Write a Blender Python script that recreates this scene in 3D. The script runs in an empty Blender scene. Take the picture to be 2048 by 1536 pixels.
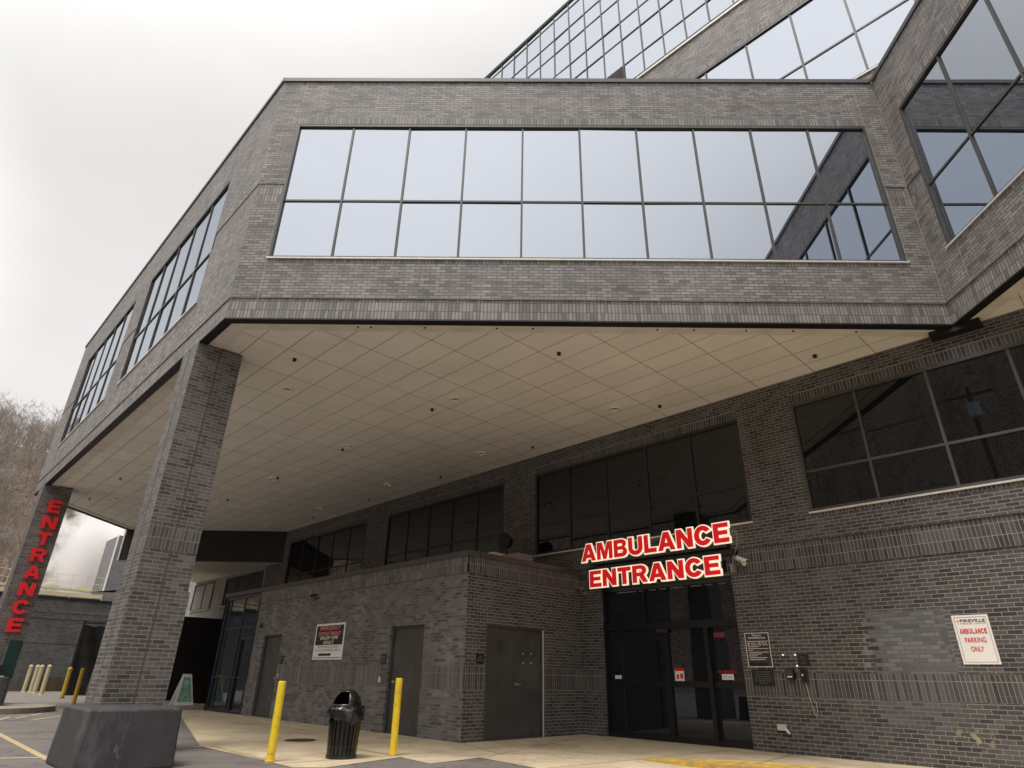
import bpy, bmesh, math, random
import numpy as np
from mathutils import Vector, Matrix
random.seed(7); rng = np.random.default_rng(7)
D = math.radians
rt = math.sqrt(.5)
sc = bpy.context.scene
COL = sc.collection

# ------------------------------------------------------------------ camera
F = 1231.02; PITCH = D(25.4453); ROLL = D(1.0574); YAW = D(1.0308); CAMZ = 1.22
cp, sp = math.cos(PITCH), math.sin(PITCH); cr, sr = math.cos(ROLL), math.sin(ROLL); cy, sy = math.cos(YAW), math.sin(YAW)
M = Matrix(((cr, -sr, 0), (sr, cr, 0), (0, 0, 1))) @ Matrix(((1, 0, 0), (0, sp, -cp), (0, cp, sp))) @ Matrix(((cy, sy, 0), (-sy, cy, 0), (0, 0, 1)))
right, down, fwd = M[0], M[1], M[2]
cam = bpy.data.cameras.new('camera'); camo = bpy.data.objects.new('camera', cam); COL.objects.link(camo)
cam.sensor_fit = 'HORIZONTAL'; cam.sensor_width = 36; cam.lens = F / 2048 * 36
cam.clip_start = .05; cam.clip_end = 3000
R3 = Matrix((right, -down, -fwd)).transposed()
camo.matrix_world = Matrix.Translation((0, 0, CAMZ)) @ R3.to_4x4()
sc.camera = camo
sc.render.resolution_x = 1024; sc.render.resolution_y = 768

# ------------------------------------------------------------------ sky, sun, exposure
SUN_AZ, SUN_EL = -145.0, 68.0                 # compass style: 0 = +Y, positive towards +X
sdir = Vector((math.sin(D(SUN_AZ)) * math.cos(D(SUN_EL)), math.cos(D(SUN_AZ)) * math.cos(D(SUN_EL)), math.sin(D(SUN_EL))))
w = bpy.data.worlds.new('World'); sc.world = w; w.use_nodes = True
nt = w.node_tree; nt.nodes.clear()
def N(t, kind, **kw):
    n = t.nodes.new(kind)
    for k, v in kw.items():
        if k == 'inp':
            for a, b in v.items(): n.inputs[a].default_value = b
        else: setattr(n, k, v)
    return n
out = N(nt, 'ShaderNodeOutputWorld'); bg = N(nt, 'ShaderNodeBackground')
sky = N(nt, 'ShaderNodeTexSky', sky_type='NISHITA', sun_disc=False)
sky.sun_elevation = D(SUN_EL); sky.sun_rotation = D(SUN_AZ); sky.air_density = 1; sky.dust_density = 4
tc = N(nt, 'ShaderNodeTexCoord')
dot = N(nt, 'ShaderNodeVectorMath', operation='DOT_PRODUCT'); dot.inputs[1].default_value = sdir
nt.links.new(tc.outputs['Generated'], dot.inputs[0])
glow = N(nt, 'ShaderNodeMapRange', inp={'From Min': .48, 'From Max': 1.0, 'To Min': 0.0, 'To Max': 1.0}, interpolation_type='SMOOTHSTEP')
nt.links.new(dot.outputs['Value'], glow.inputs['Value'])
sep = N(nt, 'ShaderNodeSeparateXYZ'); nt.links.new(tc.outputs['Generated'], sep.inputs[0])
cr_ = N(nt, 'ShaderNodeValToRGB')
e = cr_.color_ramp.elements
e[0].position = 0.0; e[0].color = (.575, .562, .548, 1)
e[1].position = .75; e[1].color = (.48, .47, .457, 1)
m1 = cr_.color_ramp.elements.new(.35); m1.color = (.565, .552, .538, 1)
nt.links.new(sep.outputs['Z'], cr_.inputs[0])
noi = N(nt, 'ShaderNodeTexNoise', inp={'Scale': 2.2, 'Detail': 5.0, 'Roughness': .55})
mpn = N(nt, 'ShaderNodeMapping'); mpn.inputs['Scale'].default_value = (1, 1, 2.6)
nt.links.new(tc.outputs['Generated'], mpn.inputs[0]); nt.links.new(mpn.outputs[0], noi.inputs['Vector'])
nr = N(nt, 'ShaderNodeMapRange', inp={'From Min': .3, 'From Max': .7, 'To Min': .96, 'To Max': 1.045})
nt.links.new(noi.outputs['Fac'], nr.inputs['Value'])
gl2 = N(nt, 'ShaderNodeMath', operation='MULTIPLY_ADD'); gl2.inputs[1].default_value = 1.75; gl2.inputs[2].default_value = 1.0
nt.links.new(glow.outputs[0], gl2.inputs[0])
# extra sky lobe added low in the west to whiten the wing window reflections
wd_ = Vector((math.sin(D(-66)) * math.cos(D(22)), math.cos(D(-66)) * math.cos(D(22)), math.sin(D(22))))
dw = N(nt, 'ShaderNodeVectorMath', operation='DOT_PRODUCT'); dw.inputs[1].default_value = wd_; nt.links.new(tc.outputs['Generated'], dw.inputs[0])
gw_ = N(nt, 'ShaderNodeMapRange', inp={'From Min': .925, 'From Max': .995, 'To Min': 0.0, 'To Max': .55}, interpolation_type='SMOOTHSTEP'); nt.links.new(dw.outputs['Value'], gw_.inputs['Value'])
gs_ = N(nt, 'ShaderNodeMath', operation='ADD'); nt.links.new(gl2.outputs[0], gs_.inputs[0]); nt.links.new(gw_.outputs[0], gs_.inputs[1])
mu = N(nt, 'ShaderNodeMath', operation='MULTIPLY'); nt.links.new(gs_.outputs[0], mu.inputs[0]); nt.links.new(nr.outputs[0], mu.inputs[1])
vs = N(nt, 'ShaderNodeVectorMath', operation='SCALE'); nt.links.new(cr_.outputs[0], vs.inputs[0]); nt.links.new(mu.outputs[0], vs.inputs['Scale'])
sk2 = N(nt, 'ShaderNodeVectorMath', operation='SCALE'); sk2.inputs['Scale'].default_value = .006
nt.links.new(sky.outputs[0], sk2.inputs[0])
ad = N(nt, 'ShaderNodeVectorMath', operation='ADD'); nt.links.new(vs.outputs[0], ad.inputs[0]); nt.links.new(sk2.outputs[0], ad.inputs[1])
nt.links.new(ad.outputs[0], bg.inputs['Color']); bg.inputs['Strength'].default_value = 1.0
nt.links.new(bg.outputs[0], out.inputs[0])

sun = bpy.data.lights.new('sun', 'SUN'); sun.energy = 1.5; sun.angle = D(18); sun.color = (1, .95, .88)
suno = bpy.data.objects.new('sun', sun); COL.objects.link(suno); suno.rotation_euler = sdir.to_track_quat('Z', 'Y').to_euler()
sc.view_settings.view_transform = 'Standard'; sc.view_settings.look = 'None'
sc.view_settings.exposure = 0.60; sc.cycles.volume_bounces = 10; sc.cycles.max_bounces = 16; sc.cycles.diffuse_bounces = 6; sc.view_settings.gamma = 1

# ------------------------------------------------------------------ materials
def mat(name, col=(.5, .5, .5), rough=.6, metal=0, ior=None, bump=0, bscale=40, var=0, vscale=3, vcol=None, coat=0, spec=None, detail=6):
    m = bpy.data.materials.new(name); m.use_nodes = True; t = m.node_tree; b = t.nodes['Principled BSDF']
    b.inputs['Base Color'].default_value = (*col, 1); b.inputs['Roughness'].default_value = rough; b.inputs['Metallic'].default_value = metal
    if ior: b.inputs['IOR'].default_value = ior
    if spec is not None: b.inputs['Specular IOR Level'].default_value = spec
    if coat: b.inputs['Coat Weight'].default_value = coat; b.inputs['Coat Roughness'].default_value = .08
    tcn = N(t, 'ShaderNodeTexCoord')
    if var:
        n = N(t, 'ShaderNodeTexNoise', inp={'Scale': vscale, 'Detail': float(detail), 'Roughness': .6}); t.links.new(tcn.outputs['Object'], n.inputs['Vector'])
        r = N(t, 'ShaderNodeValToRGB'); r.color_ramp.elements[0].position = .3; r.color_ramp.elements[1].position = .7
        c2 = vcol or tuple(c * (1 - var) for c in col)
        r.color_ramp.elements[0].color = (*c2, 1); r.color_ramp.elements[1].color = (*col, 1)
        t.links.new(n.outputs['Fac'], r.inputs[0]); t.links.new(r.outputs[0], b.inputs['Base Color'])
    if bump:
        n2 = N(t, 'ShaderNodeTexNoise', inp={'Scale': bscale, 'Detail': 5.0}); t.links.new(tcn.outputs['Object'], n2.inputs['Vector'])
        bp = N(t, 'ShaderNodeBump', inp={'Strength': 1.0, 'Distance': bump}); t.links.new(n2.outputs['Fac'], bp.inputs['Height']); t.links.new(bp.outputs[0], b.inputs['Normal'])
    return m

def wear(m, col, scale, lo, hi, amount, stretch=(1, 1, 1), detail=6.0, kind='noise', seed=0.0):
    '''overlay stains, cracks or chips on a material's base colour'''
    t = m.node_tree; b = t.nodes['Principled BSDF']; L = t.links.new
    tcn = N(t, 'ShaderNodeTexCoord'); mp = N(t, 'ShaderNodeMapping'); mp.inputs['Scale'].default_value = stretch; mp.inputs['Location'].default_value = (seed, seed * .7, 0); L(tcn.outputs['Object'], mp.inputs[0])
    if kind == 'crack':
        wn = N(t, 'ShaderNodeTexNoise', inp={'Scale': scale * 3, 'Detail': 4.0}); L(mp.outputs[0], wn.inputs['Vector'])
        wm = N(t, 'ShaderNodeVectorMath', operation='MULTIPLY_ADD'); wm.inputs[1].default_value = (.5 / scale,) * 3; L(wn.outputs['Color'], wm.inputs[0]); L(mp.outputs[0], wm.inputs[2])
        v = N(t, 'ShaderNodeTexVoronoi', feature='DISTANCE_TO_EDGE', inp={'Scale': scale}); L(wm.outputs[0], v.inputs['Vector']); src = v.outputs['Distance']
    else:
        v = N(t, 'ShaderNodeTexNoise', inp={'Scale': scale, 'Detail': detail, 'Roughness': .65}); L(mp.outputs[0], v.inputs['Vector']); src = v.outputs['Fac']
    r = N(t, 'ShaderNodeMapRange', inp={'From Min': lo, 'From Max': hi, 'To Min': 0.0 if kind != 'crack' else amount, 'To Max': amount if kind != 'crack' else 0.0}); L(src, r.inputs['Value'])
    mx = N(t, 'ShaderNodeMix', data_type='RGBA'); L(r.outputs[0], mx.inputs[0])
    if b.inputs['Base Color'].is_linked: L(b.inputs['Base Color'].links[0].from_socket, mx.inputs[6])
    else: mx.inputs[6].default_value = b.inputs['Base Color'].default_value
    mx.inputs[7].default_value = (*col, 1); L(mx.outputs[2], b.inputs['Base Color'])

def brick_mat(name, c1, c2, mortar, soldier=False, weather=.24, msize=.0055, patch=None, mortar2=None):
    m = bpy.data.materials.new(name); m.use_nodes = True; t = m.node_tree; b = t.nodes['Principled BSDF']; L = t.links.new
    uv = N(t, 'ShaderNodeUVMap'); sx = N(t, 'ShaderNodeSeparateXYZ'); L(uv.outputs[0], sx.inputs[0])
    cx = N(t, 'ShaderNodeCombineXYZ')
    if soldier: L(sx.outputs['Y'], cx.inputs['X']); L(sx.outputs['X'], cx.inputs['Y'])
    else: L(sx.outputs['X'], cx.inputs['X']); L(sx.outputs['Y'], cx.inputs['Y'])
    # a little waviness so joints are not ruler straight
    wn = N(t, 'ShaderNodeTexNoise', inp={'Scale': 6.0, 'Detail': 2.0}); L(uv.outputs[0], wn.inputs['Vector'])
    wm = N(t, 'ShaderNodeVectorMath', operation='MULTIPLY_ADD'); wm.inputs[1].default_value = (.004, .004, 0); L(wn.outputs['Color'], wm.inputs[0]); L(cx.outputs[0], wm.inputs[2])
    br = N(t, 'ShaderNodeTexBrick', offset=0.0 if soldier else .5, inp={'Scale': 1.0, 'Mortar Size': msize, 'Mortar Smooth': .15, 'Bias': 0.0, 'Brick Width': .2033, 'Row Height': .0678,
        'Color1': (0, 0, 0, 1), 'Color2': (1, 1, 1, 1), 'Mortar': (.5, .5, .5, 1)})
    L(wm.outputs[0], br.inputs['Vector'])
    rp = N(t, 'ShaderNodeValToRGB'); E_ = rp.color_ramp.elements
    dk = tuple(x * .70 for x in c1)
    E_[0].position = 0; E_[0].color = (*dk, 1); E_[1].position = 1; E_[1].color = (*c2, 1)
    q = rp.color_ramp.elements.new(.18); q.color = (*c1, 1)
    q = rp.color_ramp.elements.new(.6); q.color = (*[(a * .45 + b_ * .55) for a, b_ in zip(c1, c2)], 1)
    L(br.outputs['Color'], rp.inputs[0])
    # weathering
    n = N(t, 'ShaderNodeTexNoise', inp={'Scale': .9, 'Detail': 7.0, 'Roughness': .65}); L(uv.outputs[0], n.inputs['Vector'])
    mr = N(t, 'ShaderNodeMapRange', inp={'From Min': .3, 'From Max': .7, 'To Min': 1 - weather, 'To Max': 1 + weather}); L(n.outputs['Fac'], mr.inputs['Value'])
    n3 = N(t, 'ShaderNodeTexNoise', inp={'Scale': 55.0, 'Detail': 3.0}); L(uv.outputs[0], n3.inputs['Vector'])
    mr3 = N(t, 'ShaderNodeMapRange', inp={'From Min': .3, 'From Max': .7, 'To Min': .8, 'To Max': 1.2}); L(n3.outputs['Fac'], mr3.inputs['Value'])
    sm_ = N(t, 'ShaderNodeMapping'); sm_.inputs['Scale'].default_value = (3.2, .22, 1); L(uv.outputs[0], sm_.inputs[0])
    n7 = N(t, 'ShaderNodeTexNoise', inp={'Scale': 1.0, 'Detail': 5.0, 'Roughness': .6}); L(sm_.outputs[0], n7.inputs['Vector'])
    mr7 = N(t, 'ShaderNodeMapRange', inp={'From Min': .35, 'From Max': .65, 'To Min': .86, 'To Max': 1.14}); L(n7.outputs['Fac'], mr7.inputs['Value'])
    m0 = N(t, 'ShaderNodeMath', operation='MULTIPLY'); L(mr.outputs[0], m0.inputs[0]); L(mr7.outputs[0], m0.inputs[1])
    mm = N(t, 'ShaderNodeMath', operation='MULTIPLY'); L(m0.outputs[0], mm.inputs[0]); L(mr3.outputs[0], mm.inputs[1])
    vs_ = N(t, 'ShaderNodeVectorMath', operation='SCALE'); L(rp.outputs[0], vs_.inputs[0]); L(mm.outputs[0], vs_.inputs['Scale'])
    src = vs_.outputs[0]
    if patch:      # painted-over repair: (u0,u1,v0,v1,colour)
        u0, u1, v0, v1, pc = patch
        pn = N(t, 'ShaderNodeTexNoise', inp={'Scale': 3.0, 'Detail': 3.0}); L(uv.outputs[0], pn.inputs['Vector'])
        # distance to rectangle in u, stepped by bricks
        def win(sock, a, b2, soft):
            k = N(t, 'ShaderNodeMath', operation='SUBTRACT'); k.inputs[1].default_value = (a + b2) / 2; L(sock, k.inputs[0])
            k2 = N(t, 'ShaderNodeMath', operation='ABSOLUTE'); L(k.outputs[0], k2.inputs[0])
            k3 = N(t, 'ShaderNodeMapRange', inp={'From Min': (b2 - a) / 2 - soft, 'From Max': (b2 - a) / 2 + soft, 'To Min': 1.0, 'To Max': 0.0}); L(k2.outputs[0], k3.inputs['Value']); return k3.outputs[0]
        sh = N(t, 'ShaderNodeMath', operation='MULTIPLY_ADD'); L(br.outputs['Color'], sh.inputs[0]); sh.inputs[1].default_value = .34; L(sx.outputs['X'], sh.inputs[2])
        a1 = win(sh.outputs[0], u0 + .17, u1 + .17, .015); a2 = win(sx.outputs['Y'], v0, v1, .02)
        mA = N(t, 'ShaderNodeMath', operation='MULTIPLY'); L(a1, mA.inputs[0]); L(a2, mA.inputs[1])
        lo_ = N(t, 'ShaderNodeMapRange', inp={'From Min': .9, 'From Max': 1.5, 'To Min': .35, 'To Max': .95}); L(sx.outputs['Y'], lo_.inputs['Value'])
        bw = N(t, 'ShaderNodeMapRange', inp={'From Min': .0, 'From Max': 1.0, 'To Min': .55, 'To Max': 1.0}); L(pn.outputs['Fac'], bw.inputs['Value'])
        ms0 = N(t, 'ShaderNodeMath', operation='MULTIPLY'); L(mA.outputs[0], ms0.inputs[0]); L(lo_.outputs[0], ms0.inputs[1])
        ms = N(t, 'ShaderNodeMath', operation='MULTIPLY'); L(ms0.outputs[0], ms.inputs[0]); L(bw.outputs[0], ms.inputs[1])
        pcv = N(t, 'ShaderNodeVectorMath', operation='SCALE'); pcv.inputs[0].default_value = pc
        pr_ = N(t, 'ShaderNodeMapRange', inp={'To Min': .70, 'To Max': 1.35}); L(br.outputs['Color'], pr_.inputs['Value']); L(pr_.outputs[0], pcv.inputs['Scale'])
        pm = N(t, 'ShaderNodeMix', data_type='RGBA'); L(ms.outputs[0], pm.inputs[0]); L(src, pm.inputs[6]); L(pcv.outputs[0], pm.inputs[7]); src = pm.outputs[2]
        patch_mask = ms.outputs[0]
        # peeled pale flecks low on the wall
        f1 = win(sx.outputs['X'], -3.15, -2.62, .12); f2 = win(sx.outputs['Y'], .33, .55, .1)
        fn = N(t, 'ShaderNodeTexNoise', inp={'Scale': 9.0, 'Detail': 4.0}); L(uv.outputs[0], fn.inputs['Vector'])
        fr = N(t, 'ShaderNodeMapRange', inp={'From Min': .54, 'From Max': .6, 'To Min': 0.0, 'To Max': .8}); L(fn.outputs['Fac'], fr.inputs['Value'])
        k = N(t, 'ShaderNodeMath', operation='MULTIPLY'); L(f1, k.inputs[0]); L(f2, k.inputs[1]); k2 = N(t, 'ShaderNodeMath', operation='MULTIPLY'); L(k.outputs[0], k2.inputs[0]); L(fr.outputs[0], k2.inputs[1])
        pm2 = N(t, 'ShaderNodeMix', data_type='RGBA'); L(k2.outputs[0], pm2.inputs[0]); L(src, pm2.inputs[6]); pm2.inputs[7].default_value = (.5, .42, .22, 1); src = pm2.outputs[2]
    mc = N(t, 'ShaderNodeMix', data_type='RGBA'); mn = N(t, 'ShaderNodeTexNoise', inp={'Scale': .5, 'Detail': 4.0}); L(uv.outputs[0], mn.inputs['Vector'])
    mr4 = N(t, 'ShaderNodeMapRange', inp={'From Min': .35, 'From Max': .65}); L(mn.outputs['Fac'], mr4.inputs['Value']); L(mr4.outputs[0], mc.inputs[0])
    mco = mc.outputs[2]
    if patch:
        mq = N(t, 'ShaderNodeMix', data_type='RGBA'); L(patch_mask, mq.inputs[0]); L(mc.outputs[2], mq.inputs[6]); mq.inputs[7].default_value = (.045, .045, .05, 1); mco = mq.outputs[2]
    mc.inputs[6].default_value = (*mortar, 1); mc.inputs[7].default_value = (*(mortar2 or tuple(x * .75 for x in mortar)), 1)
    fx = N(t, 'ShaderNodeMix', data_type='RGBA'); L(br.outputs['Fac'], fx.inputs[0]); L(src, fx.inputs[6]); L(mco, fx.inputs[7])
    L(fx.outputs[2], b.inputs['Base Color']); b.inputs['Roughness'].default_value = .62; b.inputs['Specular IOR Level'].default_value = .45
    iv = N(t, 'ShaderNodeMath', operation='MULTIPLY_ADD'); iv.inputs[1].default_value = -1.0; L(br.outputs['Fac'], iv.inputs[0]); 
    n5 = N(t, 'ShaderNodeMath', operation='MULTIPLY_ADD'); n5.inputs[1].default_value = .35; L(n3.outputs['Fac'], n5.inputs[0]); n5.inputs[2].default_value = 1.0; L(n5.outputs[0], iv.inputs[2])
    bp = N(t, 'ShaderNodeBump', inp={'Strength': .8, 'Distance': .005}); L(iv.outputs[0], bp.inputs['Height']); L(bp.outputs[0], b.inputs['Normal'])
    return m

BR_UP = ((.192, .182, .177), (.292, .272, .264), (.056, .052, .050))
BR_LO = ((.050, .047, .051), (.100, .094, .099), (.34, .315, .27))  # lower bricks darkened in colour to deepen the shade under the overhang
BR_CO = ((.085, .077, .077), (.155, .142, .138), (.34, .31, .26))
def bpair(nm, c, **k): return (brick_mat(nm, *c, **k), brick_mat(nm + '_soldier', *c, soldier=True, **k))
B_UP = bpair('brick_upper', BR_UP, mortar2=(.11, .10, .09), msize=.0068)
B_LO = (brick_mat('brick_lower', *BR_LO, patch=(-4.1, -2.85, .55, 2.4, (.17, .175, .19))), brick_mat('brick_lower_soldier', *BR_LO, soldier=True), brick_mat('brick_lower_patched', *BR_LO, soldier=True, patch=(-4.05, -2.9, -2, 3, (.15, .155, .165))))
B_L2 = (brick_mat('brick_lower_side', *BR_LO), B_LO[1])
B_CO = bpair('brick_column', BR_CO)
B_AN = bpair('brick_annex', ((.110, .106, .107), (.205, .196, .194), (.25, .235, .21)))

def glass_mat(name, tint, ior, rough=.01, base=(.01, .012, .016), wav=.0012, wsc=.6):
    m = mat(name, base, rough, ior=ior); t = m.node_tree; b = t.nodes['Principled BSDF']
    b.inputs['Specular Tint'].default_value = (*tint, 1)
    tcn = N(t, 'ShaderNodeTexCoord'); n = N(t, 'ShaderNodeTexNoise', inp={'Scale': wsc, 'Detail': 1.0}); t.links.new(tcn.outputs['Object'], n.inputs['Vector'])
    bp = N(t, 'ShaderNodeBump', inp={'Strength': 1.0, 'Distance': wav}); t.links.new(n.outputs['Fac'], bp.inputs['Height']); t.links.new(bp.outputs[0], b.inputs['Normal'])
    return m
G_UP = glass_mat('glass_mirrored', (.82, .88, .99), 4.7)
G_LO = glass_mat('glass_dark', (.85, .92, 1.0), 1.75, base=(.003, .004, .005), wav=.002)
G_DOOR = glass_mat('glass_door', (.85, .9, 1.0), 1.7, wav=.001)
FRAME = mat('bronze_frame', (.095, .095, .088), .42, .3, var=.25, vscale=5)
FRAME_L = mat('shaded_bronze_frame', (.035, .034, .034), .42, .2)  # bronze with overhang shade put into the colour, for the shadowed lower windows
FRAME_B = mat('black_frame', (.008, .009, .012), .35)
FRAME_N = mat('navy_frame', (.018, .022, .036), .35)
SILL = mat('sill_metal', (.78, .76, .72), .35, .2, var=.2, vscale=8)
COPING = mat('coping_metal', (.10, .10, .105), .4, .4, var=.2)
BLACK = mat('black_steel', (.006, .006, .007), .5)
SOFTRIM = mat('soffit_trim', (.80, .75, .66), .8, var=.22, vscale=2.2, bump=.001)
DOORG = mat('door_grey', (.075, .072, .070), .45, var=.3, vscale=1.7, bump=.0006, bscale=90)
CONCR = mat('concrete', (.63, .525, .355), .9, var=.35, vscale=1.3, vcol=(.48, .395, .265), bump=.002, bscale=60)
JOINT = mat('slab_joint', (.12, .10, .075), .9)
ASPH = mat('asphalt', (.20, .18, .165), .85, var=.35, vscale=1.1, vcol=(.135, .122, .113), bump=.006, bscale=120)
YPAINT = mat('yellow_paint', (.92, .66, .03), .45, var=.12, vscale=9, bump=.0008, bscale=60)
YLINE = mat('yellow_line', (.62, .46, .20), .8, var=.6, vscale=14, vcol=(.33, .28, .20))
YKERB = mat('yellow_kerb', (.75, .45, .03), .7, var=.7, vscale=7, vcol=(.25, .2, .12), bump=.003, bscale=40)
WLINE = mat('white_line', (.62, .60, .55), .8, var=.4, vscale=12)
WPOST = mat('cream_paint', (.62, .52, .32), .5, var=.2, vscale=9)
BCONC = mat('painted_concrete', (.055, .055, .058), .55, var=.45, vscale=2.4, vcol=(.032, .032, .034), bump=.004, bscale=25)
KERB = mat('kerb_concrete', (.36, .32, .26), .9, var=.4, vscale=3, bump=.003)
RED = mat('sign_red', (.76, .014, .022), .35, var=.15, vscale=4)
for m_, e_ in ((RED, .32),):
    m_.node_tree.nodes['Principled BSDF'].inputs['Emission Color'].default_value = (.7, .01, .015, 1); m_.node_tree.nodes['Principled BSDF'].inputs['Emission Strength'].default_value = e_
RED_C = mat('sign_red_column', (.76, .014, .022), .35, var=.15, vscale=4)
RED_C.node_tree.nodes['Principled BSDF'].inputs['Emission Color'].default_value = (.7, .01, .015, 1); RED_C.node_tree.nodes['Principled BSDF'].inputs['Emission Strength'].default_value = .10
RED2 = mat('sign_red_flat', (.62, .02, .03), .4)
PINK = mat('sign_pink', (.92, .30, .30), .5)
CREAM = mat('sign_cream', (.95, .86, .68), .4)
CREAM.node_tree.nodes['Principled BSDF'].inputs['Emission Color'].default_value = (1, .88, .68, 1); CREAM.node_tree.nodes['Principled BSDF'].inputs['Emission Strength'].default_value = .45
WHITE = mat('white_plastic', (.80, .79, .77), .4, var=.08, vscale=6)
SIGNW = mat('sign_white', (.92, .90, .87), .4, var=.06, vscale=5)
SIGNK = mat('sign_black', (.012, .012, .014), .4)
SIGNG = mat('sign_grey_text', (.22, .21, .2), .5)
BOARD = mat('board_plum', (.045, .036, .042), .4)
ALU = mat('aluminium', (.6, .6, .6), .35, .8)
TRASHB = mat('bin_black', (.006, .006, .007), .3, coat=.25)
BAG = mat('bag_plastic', (.007, .007, .009), .16, coat=.5, bump=.012, bscale=16)
STEELG = mat('clad_grey', (.26, .26, .265), .5, .2, var=.3, vscale=2)
CREAMST = mat('tower_cream', (.72, .64, .40), .6, var=.25, vscale=2)
DARKL = mat('dark_louvre', (.030, .032, .036), .6)
PALEW = mat('pale_render', (.36, .35, .34), .85, var=.3, vscale=1.5, bump=.002)
ROOF = mat('roof_membrane', (.12, .12, .12), .9)
BARK = mat('bark', (.46, .41, .36), .9, var=.5, vscale=.2, vcol=(.16, .13, .11))
GREEN = mat('evergreen', (.035, .06, .03), .8, var=.5, vscale=.6)
LITTER = mat('leaf_litter', (.30, .20, .14), 1.0, var=.6, vscale=3.2, vcol=(.035, .026, .02), bump=.3, bscale=1.5, detail=14)
LITTER.node_tree.nodes['Color Ramp'].color_ramp.elements[0].position = .38; LITTER.node_tree.nodes['Color Ramp'].color_ramp.elements[1].position = .60
SNOWM = mat('snow', (.85, .86, .88), .7, var=.12, vscale=6)
SANDG = mat('board_green', (.10, .30, .22), .5, var=.5, vscale=9, vcol=(.35, .5, .42))
TEAL = mat('teal_panel', (.006, .05, .04), .5, var=.4, vscale=4)
WOOD = mat('pole_wood', (.16, .11, .075), .85, var=.4, vscale=2)
MOSS = mat('mossy_stone', (.11, .085, .045), .95, var=.5, vscale=3, bump=.01, bscale=12)
wear(CONCR, (.30, .235, .15), .55, .50, .68, .75, detail=9.0); wear(CONCR, (.70, .60, .42), 1.6, .56, .72, .6, seed=7.0); wear(CONCR, (.16, .12, .08), 30, .62, .70, .7, seed=3.0); wear(CONCR, (.13, .10, .07), .45, .0, .006, .6, kind='crack', seed=2.0)
wear(ASPH, (.07, .062, .058), .7, .54, .66, .7, detail=8.0, seed=4.0); wear(ASPH, (.34, .31, .28), 85, .60, .70, .6, seed=1.0); wear(ASPH, (.05, .045, .042), 60, .60, .70, .7, seed=9.0); wear(ASPH, (.05, .045, .04), .5, .0, .008, .8, kind='crack', seed=5.0)
wear(BCONC, (.13, .13, .135), 2.2, .56, .66, .55, stretch=(1, 1, .35), seed=2.0); wear(BCONC, (.24, .24, .24), 9, .66, .72, .7, stretch=(1, 1, .25), seed=6.0); wear(BCONC, (.018, .018, .02), 28, .63, .70, .8, seed=3.0)
wear(YPAINT, (.35, .17, .03), 14, .62, .68, .8, seed=5.0); wear(YPAINT, (.62, .42, .03), 5, .52, .64, .5, seed=1.0)
wear(DOORG, (.12, .115, .11), 1.1, .52, .70, .6, seed=2.0); wear(DOORG, (.03, .03, .03), 2.5, .60, .75, .7, stretch=(1, 1, .5), seed=8.0)
wear(SOFTRIM, (.45, .38, .28), 1.3, .56, .70, .5, seed=2.0)
def soffit_mat():
    m = mat('soffit_panel', (.86, .82, .755), .85); t = m.node_tree; b = t.nodes['Principled BSDF']; L = t.links.new
    uv = N(t, 'ShaderNodeUVMap')
    br = N(t, 'ShaderNodeTexBrick', offset=0.0, inp={'Scale': 1.0, 'Mortar Size': .010, 'Mortar Smooth': .2, 'Bias': 0.0, 'Brick Width': .62, 'Row Height': 1.235, 'Color1': (0, 0, 0, 1), 'Color2': (1, 1, 1, 1), 'Mortar': (.5, .5, .5, 1)})
    L(uv.outputs[0], br.inputs['Vector'])
    r = N(t, 'ShaderNodeMapRange', inp={'To Min': .97, 'To Max': 1.02}); L(br.outputs['Color'], r.inputs['Value'])
    n = N(t, 'ShaderNodeTexNoise', inp={'Scale': .8, 'Detail': 6.0}); L(uv.outputs[0], n.inputs['Vector'])
    r2 = N(t, 'ShaderNodeMapRange', inp={'From Min': .3, 'From Max': .7, 'To Min': .93, 'To Max': 1.04}); L(n.outputs['Fac'], r2.inputs['Value'])
    mm = N(t, 'ShaderNodeMath', operation='MULTIPLY'); L(r.outputs[0], mm.inputs[0]); L(r2.outputs[0], mm.inputs[1])
    v = N(t, 'ShaderNodeVectorMath', operation='SCALE'); v.inputs[0].default_value = (.86, .82, .755); L(mm.outputs[0], v.inputs['Scale'])
    x = N(t, 'ShaderNodeMix', data_type='RGBA'); L(br.outputs['Fac'], x.inputs[0]); L(v.outputs[0], x.inputs[6]); x.inputs[7].default_value = (.33, .29, .235, 1)
    L(x.outputs[2], b.inputs['Base Color'])
    bp = N(t, 'ShaderNodeBump', inp={'Strength': .6, 'Distance': -.01}); L(br.outputs['Fac'], bp.inputs['Height']); L(bp.outputs[0], b.inputs['Normal'])
    return m
SOFFIT = soffit_mat()

# ------------------------------------------------------------------ helpers
Z3 = Vector((0, 0, 1))
def W(s, a, z=0): return Vector((rt * (a + s), rt * (a - s), z))
US = Vector((rt, -rt, 0)); UA = Vector((rt, rt, 0))       # along-wall and normal (away from camera) of the 45 degree wing
X3 = Vector((1, 0, 0)); Y3 = Vector((0, 1, 0))
class Fr:      # local frame: u along, n out of the surface (towards the viewer), v up
    def __init__(s, o, u, n): s.o = Vector(o); s.u = Vector(u).normalized(); s.n = Vector(n).normalized()
    def p(s, u, v, d=0): return s.o + s.u * u + Z3 * v + s.n * d
FA = Fr(W(0, 13.09), US, -UA)      # main lower wall
FC = Fr(W(0, 3.055), US, -UA)      # left wing of the overhang
FB = Fr((0, 10.01, 0), X3, -Y3)
FD = Fr((8.055, 0, 0), -Y3, -X3)   # u = -y
FN = Fr(W(0, 9.23), US, -UA)       # annex long face
FS = Fr(W(-10.87, 0), UA, US)      # annex short face, u = a
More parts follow.
